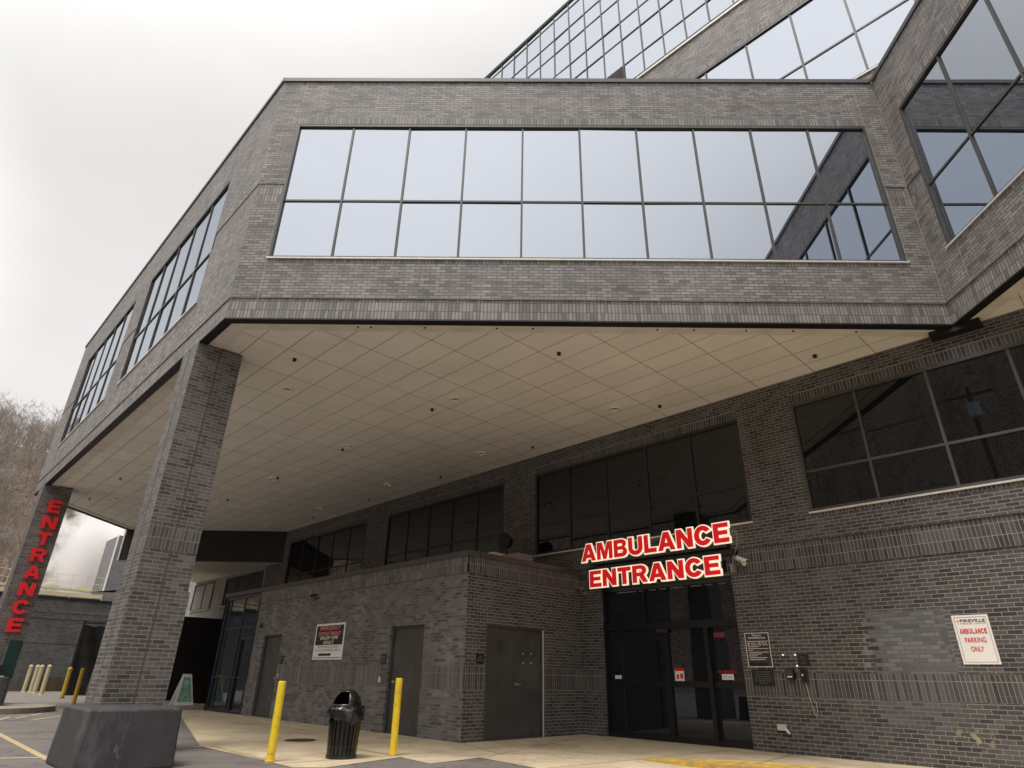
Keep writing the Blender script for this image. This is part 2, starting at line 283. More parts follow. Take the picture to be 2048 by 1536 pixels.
class MB:
    def __init__(s): s.v = []; s.f = []; s.m = []; s.uv = []; s.sm = []
    def face(s, pts, m=0, uv=None, smooth=False):
        i = len(s.v); s.v += [tuple(p) for p in pts]; s.f.append(tuple(range(i, i + len(pts)))); s.m.append(m); s.sm.append(smooth)
        if uv is None: uv = [(p[0], p[1]) for p in pts]
        s.uv += [tuple(q) for q in uv]
    def quad(s, fr, u0, u1, v0, v1, d=0, m=0, v00=0):
        s.face([fr.p(u0, v0, d), fr.p(u1, v0, d), fr.p(u1, v1, d), fr.p(u0, v1, d)], m, [(u0, v0 - v00), (u1, v0 - v00), (u1, v1 - v00), (u0, v1 - v00)])
    def box(s, fr, u0, u1, v0, v1, d0, d1, m=0):
        P = lambda u, v, d: fr.p(u, v, d)
        c = [((u0, v0, d1), (u1, v0, d1), (u1, v1, d1), (u0, v1, d1)), ((u1, v0, d0), (u0, v0, d0), (u0, v1, d0), (u1, v1, d0)),
             ((u0, v0, d0), (u0, v0, d1), (u0, v1, d1), (u0, v1, d0)), ((u1, v0, d1), (u1, v0, d0), (u1, v1, d0), (u1, v1, d1)),
             ((u0, v1, d1), (u1, v1, d1), (u1, v1, d0), (u0, v1, d0)), ((u0, v0, d0), (u1, v0, d0), (u1, v0, d1), (u0, v0, d1))]
        for k, q in enumerate(c):
            uv = [(a + c_ if k in (2, 3) else a, b if k < 4 else c_) for a, b, c_ in q]
            s.face([P(*x) for x in q], m, uv)
    def cyl(s, p0, p1, r0, r1=None, n=16, m=0, caps=True):
        r1 = r0 if r1 is None else r1; p0 = Vector(p0); p1 = Vector(p1); ax = (p1 - p0).normalized()
        t = ax.cross(Z3) if abs(ax.z) < .9 else ax.cross(X3); t.normalize(); b = ax.cross(t)
        A = [p0 + (t * math.cos(k * 2 * math.pi / n) + b * math.sin(k * 2 * math.pi / n)) * r0 for k in range(n)]
        B = [p1 + (t * math.cos(k * 2 * math.pi / n) + b * math.sin(k * 2 * math.pi / n)) * r1 for k in range(n)]
        for k in range(n): s.face([A[k], B[k], B[(k + 1) % n], A[(k + 1) % n]], m, smooth=n > 8)
        if caps: s.face(A, m); s.face(B[::-1], m)
    def tube(s, pts, r, n=8, m=0):
        for a, b in zip(pts[:-1], pts[1:]): s.cyl(a, b, r, r, n, m, caps=True)
    def lathe(s, c, prof, n=32, m=0, closed=False):
        c = Vector(c)
        for (r0, z0), (r1, z1) in zip(prof[:-1], prof[1:]):
            for k in range(n):
                a0 = k * 2 * math.pi / n; a1 = (k + 1) * 2 * math.pi / n
                q = [c + Vector((r0 * math.cos(a0), r0 * math.sin(a0), z0)), c + Vector((r0 * math.cos(a1), r0 * math.sin(a1), z0)), c + Vector((r1 * math.cos(a1), r1 * math.sin(a1), z1)), c + Vector((r1 * math.cos(a0), r1 * math.sin(a0), z1))]
                if r0 < 1e-6: q = [q[0], q[2], q[3]]
                elif r1 < 1e-6: q = q[:3]
                s.face(q, m, smooth=True)
    def build(s, name, mats, parent=None, bevel=0, weld=False):
        me = bpy.data.meshes.new(name); me.from_pydata(s.v, [], s.f)
        mats = mats if isinstance(mats, (list, tuple)) else [mats]
        for x in mats: me.materials.append(x)
        me.polygons.foreach_set('material_index', s.m); me.polygons.foreach_set('use_smooth', s.sm)
        ul = me.uv_layers.new(name='UVMap'); ul.data.foreach_set('uv', [c for q in s.uv for c in q])
        if weld or bevel:
            bm = bmesh.new(); bm.from_mesh(me); bmesh.ops.remove_doubles(bm, verts=bm.verts, dist=1e-5); bm.to_mesh(me); bm.free()
        me.update()
        o = bpy.data.objects.new(name, me); COL.objects.link(o)
        if parent: o.parent = parent; o.matrix_parent_inverse = Matrix.Translation(-parent.location)
        if bevel:
            b = o.modifiers.new('bevel', 'BEVEL'); b.width = bevel; b.segments = 2; b.limit_method = 'ANGLE'
        return o
def tag(o, label=None, cat=None, group=None, kind=None):
    if label: o['label'] = label
    if cat: o['category'] = cat
    if group: o['group'] = group
    if kind: o['kind'] = kind
    return o
def thing(name, loc, label, cat, group=None):
    o = bpy.data.objects.new(name, None); COL.objects.link(o); o.location = loc; o.empty_display_size = .2
    return tag(o, label, cat, group)
def copy_tree(o, loc, label=None):
    r = o.copy(); COL.objects.link(r); r.location = loc
    if label: r['label'] = label
    for ch in o.children:
        c = ch.copy(); COL.objects.link(c); c.parent = r
        for g in ch.children:
            d = g.copy(); COL.objects.link(d); d.parent = c
    return r
def text_part(txt, fr, u0, u1, v0, v1, d, thick, m, parent, name='lettering', off=0.0, box=None, out=None):
    """lettering fitted into the rectangle u0..u1, v0..v1 of a frame, standing d off it"""
    cu = bpy.data.curves.new('t', 'FONT'); cu.body = txt; cu.size = 1; cu.offset = off; cu.resolution_u = 3; cu.align_x = 'CENTER' if '\n' in txt else 'LEFT'
    ob = bpy.data.objects.new('t', cu); COL.objects.link(ob)
    bpy.context.view_layer.update(); dg = bpy.context.evaluated_depsgraph_get()
    me = bpy.data.meshes.new_from_object(ob.evaluated_get(dg)); COL.objects.unlink(ob); bpy.data.objects.remove(ob); bpy.data.curves.remove(cu)
    n = len(me.vertices); co = np.zeros(n * 3); me.vertices.foreach_get('co', co); co = co.reshape(-1, 3)
    mn, mx = co.min(0), co.max(0)
    if out is not None: out += [mn, mx]
    if box: mn, mx = box
    bm = bmesh.new(); bm.from_mesh(me)
    bmesh.ops.remove_doubles(bm, verts=bm.verts, dist=1e-5)
    if thick:
        g = bmesh.ops.extrude_face_region(bm, geom=bm.faces[:]); 
        for v in [x for x in g['geom'] if isinstance(x, bmesh.types.BMVert)]: v.co.z -= 1
    for v in bm.verts:
        x = (v.co.x - mn[0]) / (mx[0] - mn[0]); y = (v.co.y - mn[1]) / (mx[1] - mn[1])
        dd = d if v.co.z > -.5 else d - thick
        v.co = fr.p(u0 + x * (u1 - u0), v0 + y * (v1 - v0), dd)
    bmesh.ops.recalc_face_normals(bm, faces=bm.faces)
    bm.to_mesh(me); bm.free(); me.materials.clear(); me.materials.append(m); me.name = name
    o = bpy.data.objects.new(name, me); COL.objects.link(o)
    if parent: o.parent = parent; o.matrix_parent_inverse = Matrix.Translation(-parent.location)
    return o

def facade(name, fr, u0, u1, strips, ops, mats, parent, rev=.13, extra_cuts=()):
    """strips: (v0, v1, offset, kind) kind 'b' brick, 's' soldier, 'h' soldier only over/under openings; ops: openings (u0,u1,v0,v1)"""
    mb = MB(); us = sorted(set([u0, u1] + [x for o in ops for x in o[:2] if u0 < x < u1]))
    for (v0, v1, off, kind) in strips:
        vs_ = sorted(set([v0, v1] + [x for o in ops for x in o[2:] if v0 < x < v1]))
        for a, b in zip(vs_[:-1], vs_[1:]):
            for c, d in zip(us[:-1], us[1:]):
                uc, vc = (c + d) / 2, (a + b) / 2
                if any(o[0] < uc < o[1] and o[2] < vc < o[3] for o in ops): continue
                inu = any(o[0] < uc < o[1] for o in ops)
                k = 1 if kind == 's' or (kind == 'h' and inu) else 0
                if k and len(mats) > 2 and v1 < 1.5: k = 2
                mb.quad(fr, c, d, a, b, off, k, v0 if k else 0)
    for (s0, s1) in zip(strips[:-1], strips[1:]):
        if abs(s0[2] - s1[2]) > 1e-6:
            for c, d in zip(us[:-1], us[1:]):
                z = s0[1]
                if any(o[0] < (c + d) / 2 < o[1] and o[2] < z < o[3] for o in ops): continue
                mb.face([fr.p(c, z, s0[2]), fr.p(d, z, s0[2]), fr.p(d, z, s1[2]), fr.p(c, z, s1[2])], 0, [(c, 0), (d, 0), (d, .02), (c, .02)])
    for (a, b, c, d) in ops:
        of = max([t[2] for t in strips if t[0] <= (c + d) / 2 <= t[1]] + [0])
        for (p, q, nn) in (((a, c), (a, d), 0), ((b, c), (b, d), 0), ((a, d), (b, d), 1), ((a, c), (b, c), 1)):
            mb.face([fr.p(p[0], p[1], of), fr.p(q[0], q[1], of), fr.p(q[0], q[1], -rev), fr.p(p[0], p[1], -rev)], 0,
                    [(p[0], p[1]), (q[0], q[1]), (q[0] + (0 if nn else rev), q[1] + (rev if nn else 0)), (p[0] + (0 if nn else rev), p[1] + (rev if nn else 0))])
    return mb.build(name, list(mats), parent)

def window(fr, u0, u1, v0, v1, mul, rails, glass, parent, frame=FRAME, sill=True, fw=.05, depth=.055, name='window', jit=.003, sillm=None):
    """glass part with frame and sill as sub-parts; panes are slightly out of plane with each other"""
    mb = MB(); us = [u0] + list(mul) + [u1]; vs_ = [v0] + list(rails) + [v1]
    for a, b in zip(us[:-1], us[1:]):
        for c, d in zip(vs_[:-1], vs_[1:]):
            e = [-depth + rng.normal() * jit for _ in range(4)]; e[3] = e[0] + e[2] - e[1]
            mb.face([fr.p(a, c, e[0]), fr.p(b, c, e[1]), fr.p(b, d, e[2]), fr.p(a, d, e[3])], 0)
    g = mb.build(name, glass, parent)
    mb = MB(); h = fw / 2
    mb.box(fr, u0, u0 + fw, v0, v1, -depth - .02, -depth + .055); mb.box(fr, u1 - fw, u1, v0, v1, -depth - .02, -depth + .055)
    mb.box(fr, u0 + fw, u1 - fw, v0, v0 + fw, -depth - .02, -depth + .052); mb.box(fr, u0 + fw, u1 - fw, v1 - fw * 1.3, v1, -depth - .02, -depth + .052)
    for x in mul: mb.box(fr, x - h * .85, x + h * .85, v0 + fw, v1 - fw * 1.3, -depth - .02, -depth + .028)
    for z in rails:
        xs = [u0 + fw] + [q for x in mul for q in (x - h * .85, x + h * .85)] + [u1 - fw]
        for a, b in zip(xs[::2], xs[1::2]): mb.box(fr, a, b, z - h * .85, z + h * .85, -depth - .02, -depth + .026)
    mb.build('frame', frame, g)
    if sill:
        mb = MB(); mb.box(fr, u0 - .02, u1 + .02, v0 - .035, v0 - .002, -depth, max(.035, .09 - depth)); mb.build('sill', sillm or SILL, g)
    return g

# ================================================================== SETTING: ground
def poly(mb, pts, z, m=0): mb.face([Vector((x, y, z)) for x, y in pts], m)
g = MB(); R_ = 900
g.face([(-R_, -R_, 0), (R_, -R_, 0), (R_, R_, 0), (-R_, R_, 0)])
go = g.build('ground', ASPH); tag(go, 'dark grey asphalt lot in front of the hospital', 'ground', kind='structure')
# concrete apron, two sheets that meet along the drive
ap = MB(); za = .006
edge = [(-24.0, 42.0), (-17.2, 30.0), (-10.1, 20.77), (-5.7, 12.7), (-3.81, 10.85), (-3.19, 10.21), (-2.74, 10.28), (-1.92, 11.69), (-1.34, 10.95), (-.63, 11.85), (.35, 10.6), (1.6, 8.4), (2.6, 6.6), (22, -12), (26, -8)]
back = [tuple(W(16, 13.2)[:2]), tuple(W(-10.87, 13.2)[:2]), tuple(W(-45, 13.2)[:2])]
poly(ap, edge + back, za, 0)
def strip(mb, p, q, wd, z, m=0):
    p = Vector((p[0], p[1], z)); q = Vector((q[0], q[1], z)); t = (q - p).normalized(); n = Vector((-t.y, t.x, 0)) * wd / 2
    mb.face([p - n, q - n, q + n, p + n], m)
for s in (-31, -28.8, -26.6, -24.4, -22.1, -19.9, -17.7, -15.5, -13.3):
    a0 = {-13.3: 5.6, -15.5: 5.75, -17.7: 6.3, -19.9: 6.9}.get(s, 7.6)
    strip(ap, W(s, a0)[:2], W(s, 9.15)[:2], .016, za + .003, 1)
for p, q in (((-1.16, 14.2), (-.25, 12.3)), ((-.5, 12.0), (1.7, 16.6)), ((.35, 10.62), (4.3, 14.0)), ((-3.5, 10.6), (-.55, 13.3)), ((1.96, 12.2), (.6, 13.5)), ((2.5, 12.6), (5.9, 11.8)), ((3.3, 11.0), (5.1, 13.3)),
             (tuple(W(-22, 7.9)[:2]), tuple(W(-11.6, 7.6)[:2])), ((-.3, 12.5), (2.6, 13.2))):
    strip(ap, p, q, .016, za + .0035, 1)
apo = ap.build('pavement', [CONCR, JOINT]); tag(apo, 'sandy concrete apron along the brick walls', 'pavement', kind='structure')
yl = MB()
strip(yl, (-5.5, 12.75), (-3.75, 10.88), .07, za + .006); strip(yl, (-3.15, 13.05), (-2.15, 12.0), .10, za + .005)
strip(yl, W(-21, 8.3)[:2], W(-14.2, 8.1)[:2], .05, za + .006)
tag(yl.build('yellow_line', YLINE), 'worn yellow line along the apron edge', 'painted line', kind='structure')
wl = MB(); strip(wl, (-6.6, 11.7), (-5.52, 12.88), .08, .005); 
tag(wl.build('white_line', WLINE), 'white painted line beside the dark concrete barrier', 'painted line', kind='structure')
hl = MB()
HATCH = (((-13.4, 18.49), (-14.23, 20.67)), ((-12.57, 17.91), (-13.02, 19.78)), ((-11.3, 15.0), (-6.93, 10.51)), ((-7.9, 10.48), (-7.2, 10.72)), ((-12.8, 16.71), (-13.92, 19.0)), ((-12.2, 20.4), (-14.4, 19.2)))
for p, q in HATCH:
    strip(hl, p, q, .11, .005)
tag(hl.build('hatch_line', YLINE), 'yellow hatching on the asphalt by the far island', 'painted line', kind='structure')
# yellow kerb nose at the ramp, right of centre
yk = MB(); pts = [(1.96, 12.05), (2.6, 11.9), (3.55, 11.35), (4.7, 10.4), (6.4, 8.9), (6.9, 8.3), (6.2, 8.0), (4.2, 9.7), (3.1, 10.75), (2.35, 11.55)]
tz = [.012, .05, .09, .11, .12, .12, .12, .11, .09, .045]
yk.face([Vector((x, y, z)) for (x, y), z in zip(pts, tz)])
for k in range(len(pts)):
    (x0, y0), (x1, y1) = pts[k], pts[(k + 1) % len(pts)]; yk.face([(x0, y0, 0), (x1, y1, 0), (x1, y1, tz[(k + 1) % len(pts)]), (x0, y0, tz[k])])
tag(yk.build('kerb', YKERB), 'chipped yellow kerb nose in front of the ambulance doors', 'kerb', kind='structure')
# far island
isl = MB(); n = 28
ring = []
for k in range(n + 1):
    t = -math.pi / 2 + math.pi * k / n; c = Vector((-16.6, 21.0, 0)); d1 = UA; d2 = -US
    ring.append(c + d1 * (2.1 * math.cos(t)) + d2 * (2.1 * math.sin(t)))
ring = [Vector((-30, 31.8, 0)), ] [:0] + ring + [ring[-1] - UA * 9, ring[0] - UA * 9]
top = [p + Z3 * .15 for p in ring]; isl.face(top)
for k in range(len(ring)): isl.face([ring[k], ring[(k + 1) % len(ring)], top[(k + 1) % len(ring)], top[k]])
tag(isl.build('island', KERB), 'rounded raised kerb island under the far brick column', 'island', kind='structure')
# farther pale paving behind the gate area
fp = MB(); fp.face([W(-52, -14, .004), W(-31, 0, .004), W(-31, 12, .004), W(-52, 12, .004)])
tag(fp.build('far_pavement', mat('worn_paving', (.21, .19, .17), .9, var=.25, vscale=.8)), 'worn grey paving in front of the back wall', 'pavement', kind='structure')

# ================================================================== HOSPITAL
H = thing('hospital_building', (0, 0, 0), 'grey brown brick hospital with an overhanging glazed upper storey and glass tower', 'building')
ZS = 7.31
BAND = lambda z0: None
def upper_strips(v0=7.31, v1=13.82):
    return [(7.31, 7.78, -.02, 's'), (7.78, 8.61, 0, 'b'), (8.61, 8.71, 0, 'h'), (8.71, 10.18, 0, 'b'), (10.18, 10.68, -.015, 's'), (10.68, 12.45, 0, 'b'), (12.45, 12.65, 0, 'h'), (12.65, 13.72, 0, 'b'), (13.72, 13.82, 0, 's')]
B_MUL = [-5.13 + (7.58 + 5.13) / 10 * k for k in range(1, 10)]
opB = [(-5.13, 7.58, 8.74, 12.45)]
facade('front_wall', FB, -5.69, 8.12, upper_strips(), opB, B_UP, H)
window(FB, -5.13, 7.58, 8.74, 12.45, B_MUL, [10.25], G_UP, H)
opC = [(-19.75, -13.45, 8.74, 12.45), (-27.65, -21.25, 8.74, 12.45)]
facade('wing_wall', FC, -29.85, -11.1, upper_strips(), opC, B_UP, H)
for (a, b, c, d) in opC: window(FC, a, b, c, d, [a + (b - a) / 5 * k for k in range(1, 5)], [10.25], G_UP, H)
opD = [(-9.52 + 0, -.75, 8.74, 12.45)]
opD = [(-9.52, 1.98, 8.74, 12.45)]
facade('side_wall', FD, -10.08, 4.0, upper_strips(), opD, B_UP, H)
window(FD, -9.52, 1.98, 8.74, 12.45, [-9.52 + 1.2778 * k for k in range(1, 9)], [10.25], G_UP, H)
# end wall of the wing, plain brick
FW = Fr((-18.94, 0, 0), -Y3, -X3)
facade('end_wall', FW, -29.6, -23.28, [(7.31, 7.78, -.02, 's'), (7.78, 13.82, 0, 'b')], [], B_UP, H)
FE = Fr((0, 29.6, 0), X3, -Y3)
mb = MB(); mb.box(Fr((0, 29.62, 0), X3, -Y3), -18.94, -11.0, 5.9, 7.36, -14, 0); mb.build('beam', BLACK, H)
mb = MB(); mb.box(Fr((0, 29.62, 0), X3, -Y3), -19.02, -18.945, 5.88, 7.31, -.6, .04); mb.build('beam_edge_trim', SILL, H)
mb = MB()
mb.box(Fr((0, 29.63, 0), X3, -Y3), -18.9, -10, 7.4, 13.8, -16, 0); mb.build('rear_block', B_UP[0], H)
mb = MB(); mb.face([(-19, 29.63, 5.89), (-11.1, 29.63, 5.89), (-20, 38.5, 5.89), (-29, 47.5, 5.89), (-29, 43, 5.89), (-19, 43, 5.89)]); mb.build('lower_soffit', SOFTRIM, H)
# copings
mb = MB()
mb.box(FB, -5.72, 8.03, 13.82, 13.93, -.35, .035); mb.box(FD, -9.975, 4.0, 13.82, 13.932, -.35, .035); mb.box(FC, -29.9, -11.11, 13.82, 13.93, -.35, .035); mb.box(FW, -29.6, -23.3, 13.82, 13.928, -.35, .035)
mb.build('coping', COPING, H)
# roofs
mb = MB(); mb.face([(8.3, 10.2, 13.7), (-5.6, 10.2, 13.7), (-18.8, 23.4, 13.7), (-18.8, 29.6, 13.7), (-11.2, 29.7, 13.7), (8.3, 10.3, 13.7)])
mb.face([(8.2, 10.3, 13.705), (8.2, -4, 13.705), (22.4, -4, 13.705)]); mb.build('roof', ROOF, H)
# soffit
def uvsa(p): return ((p[0] + p[1]) * rt - 3.88 + 62, (p[0] - p[1]) * rt + 11.44 + 123.5)
mb = MB()
for P_ in ([(8.055, 10.03), (-5.68, 10.03), (-18.92, 23.29), (-18.92, 29.6), (-11.06, 29.6), (8.055, 10.48)], [(8.075, 10.46), (8.075, -4), (22.5, -4)]):
    mb.face([(x, y, ZS + .03) for x, y in P_][::-1], 0, [uvsa(p) for p in P_][::-1])
sof = mb.build('soffit', SOFFIT, H)
mb = MB()   # black steel lintel under the brick
def under(mb, pts, w0, w1, z, inner):
    for p, q, n0, n1 in pts: mb.face([(p[0] + n0[0] * w0, p[1] + n0[1] * w0, z), (q[0] + n1[0] * w0, q[1] + n1[1] * w0, z), (q[0] + n1[0] * w1, q[1] + n1[1] * w1, z), (p[0] + n0[0] * w1, p[1] + n0[1] * w1, z)])
tn = math.tan(D(22.5)); nB = (0, 1); nC = (rt, rt); cBC = (nB[0] + nC[0], nB[1] + nC[1]); k_ = 1 / (1 + rt); cBC = (cBC[0] * k_, cBC[1] * k_)
nW = (1, 0); cCW = ((nC[0] + 1) * k_, nC[1] * k_)
EDG = [((8.055, 10.01), (-5.69, 10.01), nB, cBC), ((-5.69, 10.01), (-18.94, 23.28), cBC, cCW), ((-18.94, 23.28), (-18.94, 29.6), cCW, nW), ((8.055, 10.3), (8.055, -4), nW, nW)]
under(mb, EDG, -.005, .17, ZS - .002, 0)
lo = mb.build('lintel', BLACK, H)
sl = lo.modifiers.new('s', 'SOLIDIFY'); sl.thickness = .03; sl.offset = 0
mb = MB(); under(mb, EDG, .17, .46, ZS + .018, 0); tr = mb.build('soffit_trim', SOFTRIM, H); sl = tr.modifiers.new('s', 'SOLIDIFY'); sl.thickness = .02; sl.offset = 0
mb = MB(); fr_ = Fr((8.055, 10.01, 0), UA, US); mb.box(FA, -1.80, -.98, 7.19, 7.33, 0, .30); mb.build('corner_beam', BLACK, H)
# nail heads / screw marks along the trim
mb = MB()
for x in (-3.2, -2.95, -1.9, -.5, .2, 2.6, 3.3, 4.3, 5.2, 6.4): mb = MB(); mb.cyl((x, 10.3, ZS + .01), (x, 10.3, ZS - .012), .018, n=8); mb.build('trim_fixing', BLACK, H)
# downlights & sprinklers
base = None
LP = [(5.41, -13.31), (5.41, -18.3), (5.41, -23.3), (5.41, -28.26), (8.54, -10.86), (8.54, -15.89), (8.56, -20.79), (8.56, -25.8), (11.68, -8.4), (11.7, -13.41), (11.7, -18.37), (11.75, -23.39), (11.76, -28.43)]
CAN = mat('lamp_can', (.92, .88, .78), .3, .3); LENS = mat('lamp_lens', (.28, .25, .20), .3)
for a, s in LP:
    c = W(s, a, ZS + .03); mb = MB()
    mb.lathe(c, [(.085, -.002), (.145, -.002), (.15, -.045), (.135, -.052), (.098, -.04), (.085, -.002)], 28)
    o = mb.build('downlight', CAN, H); mb = MB(); mb.lathe(c, [(0, -.006), (.09, -.008)], 24); mb.build('lens', LENS, o)
SPK = [(4.81, -11.75), (4.9, -16.2), (4.8, -24.83), (4.77, -29.0), (8.54, -7.46), (12.31, -7.49), (12.28, -3.72), (8.56, -11.78), (8.6, -16.22), (12.36, -16.22), (12.34, -11.87), (12.34, -20.62), (12.36, -25.07), (8.59, -20.52), (8.6, -24.9)]
for a, s in SPK:
    c = W(s, a, ZS + .03); mb = MB(); mb.cyl(c, c - Z3 * .05, .02, n=8); mb.cyl(c - Z3 * .05, c - Z3 * .06, .05, .03, n=10); mb.cyl(c - Z3 * .001, c - Z3 * .006, .045, n=12); mb.build('sprinkler', BLACK, H)

# main 45 degree wall, ground to tower foot
A_ENT = (-10.2, -6.6, 0.0, 3.29)
wins = [(-12.42, -5.92), (-20.22, -13.78), (-28.28, -21.7), (-4.68, 1.82), (4.6, 11.1)]
ops = [A_ENT] + [(a, b, 4.36, 6.76) for a, b in wins]
lowst = [(0, .97, 0, 'b'), (.97, 1.07, 0, 's'), (1.07, 1.275, 0, 's'), (1.275, 1.38, 0, 's'), (1.38, 3.30, 0, 'b'), (3.30, 3.81, .025, 's'), (3.81, 4.26, .05, 'b'), (4.26, 4.36, .05, 'h'), (4.36, 6.76, .05, 'b'), (6.76, 6.97, .05, 'h'), (6.97, 7.6, .05, 'b')]
FAw = FA
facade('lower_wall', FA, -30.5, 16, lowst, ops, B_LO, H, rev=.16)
for a, b in wins:
    window(FA, a, b, 4.36, 6.76, [a + (b - a) / 5 * k for k in range(1, 5)], [5.2], G_LO, H, fw=.06, depth=.0, frame=FRAME if a > -5 else FRAME_L)
# pale far stretch of the wall
mb = MB(); mb.quad(FA, -42, -30.5, 0, 5.95, .03, 0); mb.build('far_wall', PALEW, H)
window(FA, -39.8, -36.9, 4.3, 5.72, [-38.3], [], mat('frosted_glass', (.25, .25, .24), .3), H, fw=.05, depth=-.035)
window(FA, -35.2, -30.7, 4.3, 5.72, [-33.9, -32.4], [4.7, 4.9], DARKL, H, fw=.05, depth=-.035, name='louvre_window')
mb = MB(); FS2 = Fr(W(-29.5, 0), UA, US)
mb.box(FS2, 8.95, 13.05, 0, 3.3, -7, 0); mb.build('dark_bay', BLACK, H)
mb = MB(); mb.box(Fr(W(-24.8, 0), UA, US), 7.4, 9.6, 0, .14, -4.8, 0); mb.build('entry_step', KERB, H)
# wall above the overhang roof with its window band and the curtain-walled tower
up = [(13.5, 14.45, 0, 'b'), (14.45, 14.55, 0, 'h'), (14.55, 18.17, 0, 'b'), (18.17, 18.38, 0, 'h'), (18.38, 19.72, 0, 'b'), (19.72, 19.82, 0, 's')]
mu_ = [-2.7 + 1.3 * k for k in range(-10, 9)]
opU = [(mu_[0], mu_[-1], 14.55, 18.17)]
facade('upper_wall', FA, -24, 12, up, opU, B_UP, H)
window(FA, mu_[0], mu_[-1], 14.55, 18.17, mu_[1:-1], [16.03], G_UP, H, fw=.06)
cw = [-40.0 + 0]
cv = [-4.08 + .815 * k for k in range(-30, 14)]
rows = [20.0, 20.1, 21.05, 22.40, 23.40, 24.75, 25.68, 26.86, 27.2]
g_ = window(FA, cv[0], cv[-1], 19.9, 27.25, cv[1:-1], [20.06, 21.06, 22.42, 23.42, 24.76, 25.68, 26.86], G_UP, H, fw=.05, sill=False, depth=.05, name='curtain_wall')
mb = MB(); mb.box(FA, cv[0], cv[-1], 19.82, 19.9, -.3, .05); mb.build('tower_ledge', SILL, H)
mb = MB(); 
for k in range(12): mb.box(FA, -8.87 + .03, -8.12, 20.1 + k * .078, 20.14 + k * .078, -.06, -.02)
mb.build('vent_grille', mat('grille_brown', (.05, .042, .036), .6), H)
mb = MB(); mb.box(FA, cv[0], cv[-1], 27.25, 27.33, -.4, .02); mb.build('tower_coping', COPING, H)
mb = MB(); mb.box(FA, cv[0] + .05, cv[-1], 13.5, 27.2, -10, -.2); mb.build('tower_core', ROOF, H)

# columns with plinth, soldier band and control joints
def column(s1, name='brick_column'):
    F1 = Fr(W(0, 3.05), US, -UA); F2 = Fr(W(s1, 0), UA, US)
    mb = MB()
    s0 = s1 - .9; a0, a1 = 3.05, 3.95
    F3 = Fr(W(0, a1), -US, UA); F4 = Fr(W(s0, 0), -UA, -US)
    for z0, z1, off, k in ((0, 2.5, .03, 0), (2.5, 3.17, 0, 0), (3.17, 3.61, .0, 1), (3.61, 7.31, 0, 0)):
        v = 3.17 if k else 0
        mb.quad(F1, s0 - off, s1 + off, z0, z1, off, k, v); mb.quad(F2, a0 - off, a1 + off, z0, z1, off, k, v)
        mb.quad(F3, -s1 - off, -s0 + off, z0, z1, off, k, v); mb.quad(F4, -a1 - off, -a0 + off, z0, z1, off, k, v)
    for f, u0, u1 in ((F1, s0, s1), (F2, a0, a1)):
        mb.face([f.p(u0 - .03, 2.5, .03), f.p(u1 + .03, 2.5, .03), f.p(u1 + .03, 2.5, 0), f.p(u0 - .03, 2.5, 0)], 0)
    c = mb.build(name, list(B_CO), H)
    mb = MB(); m_ = (a0 + a1) / 2
    mb.box(F2, m_ - .012, m_ + .012, 2.5, 7.3, -.01, .004); mb.box(F2, m_ - .012, m_ + .012, 0, 2.5, .02, .034)
    mb.box(F1, s0 + .43, s0 + .46, 2.5, 7.3, -.01, .004); mb.box(F1, s0 + .43, s0 + .46, 0, 2.5, .02, .034)
    mb.build('control_joint', mat('joint_sealant', (.095, .088, .082), .8), c)
    return c
column(-12.4); column(-27.7)

# annex in front of the main wall
anst = [(0, .97, 0, 'b'), (.97, 1.07, 0, 's'), (1.07, 1.275, 0, 's'), (1.275, 1.40, 0, 's'), (1.40, 3.32, 0, 'b'), (3.32, 3.68, .02, 's')]
d1 = (-20.80, -19.53, 0.0, 2.29); d2 = (-13.68, -12.33, 0.0, 2.29); dd = (9.85, 11.69, 0.0, 2.27)
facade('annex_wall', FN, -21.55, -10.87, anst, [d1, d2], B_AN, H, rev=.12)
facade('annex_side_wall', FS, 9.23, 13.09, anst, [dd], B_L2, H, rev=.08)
mb = MB(); mb.box(FN, -24.6, -10.83, 3.68, 3.80, -.3, .05); mb.box(FS, 9.55, 13.05, 3.68, 3.797, -.3, .05); mb.build('annex_coping', FRAME, H)
mb = MB(); mb.face([W(-24.6, 9.5, 3.6), W(-11, 9.5, 3.6), W(-11, 13.1, 3.6), W(-24.6, 13.1, 3.6)]); mb.build('annex_roof', ROOF, H)
def door(fr, o, leaves=1, knob_u=None, rev=.1, hinge_light=None, label=None, frm=FRAME):
    a, b, z0, z1 = o; mb = MB(); fw = .05
    wd = (b - a - 2 * fw) / leaves
    for k in range(leaves): mb.box(fr, a + fw + k * wd + .003, a + fw + (k + 1) * wd - .003, z0 + .02, z1 - fw, -rev - .04, -rev)
    dobj = mb.build('door', DOORG, H, bevel=.003)
    if label: dobj['label'] = label
    mb = MB(); mb.box(fr, a, a + fw, 0, z1, -rev - .05, -rev + .04); mb.box(fr, b - fw, b, 0, z1, -rev - .05, -rev + .04); mb.box(fr, a + fw, b - fw, z1 - fw, z1, -rev - .05, -rev + .038)
    mb.box(fr, a + fw, b - fw, 0.006, .022, -rev - .05, -rev + .06); mb.build('door_frame', frm, dobj)
    for ku in knob_u:
        mb = MB(); c = fr.p(ku, 1.07, -rev)
        mb.cyl(c, c + fr.n * .05, .028, n=14); mb.cyl(c + fr.n * .05, c + fr.n * .062, .02, n=12); mb.box(fr, ku - .02, ku + .11, 1.06, 1.08, -rev + .045, -rev + .065); mb.build('handle', ALU, dobj)
    return dobj
door(FN, d1, 1, [-19.72]); door(FN, d2, 1, [-13.5])
D3 = door(FS, dd, 2, [10.82], rev=.06)
mb = MB(); mb.box(FS, 11.675, 11.695, 0, 2.24, -.07, .002); mb.build('jamb_edge', SILL, D3)
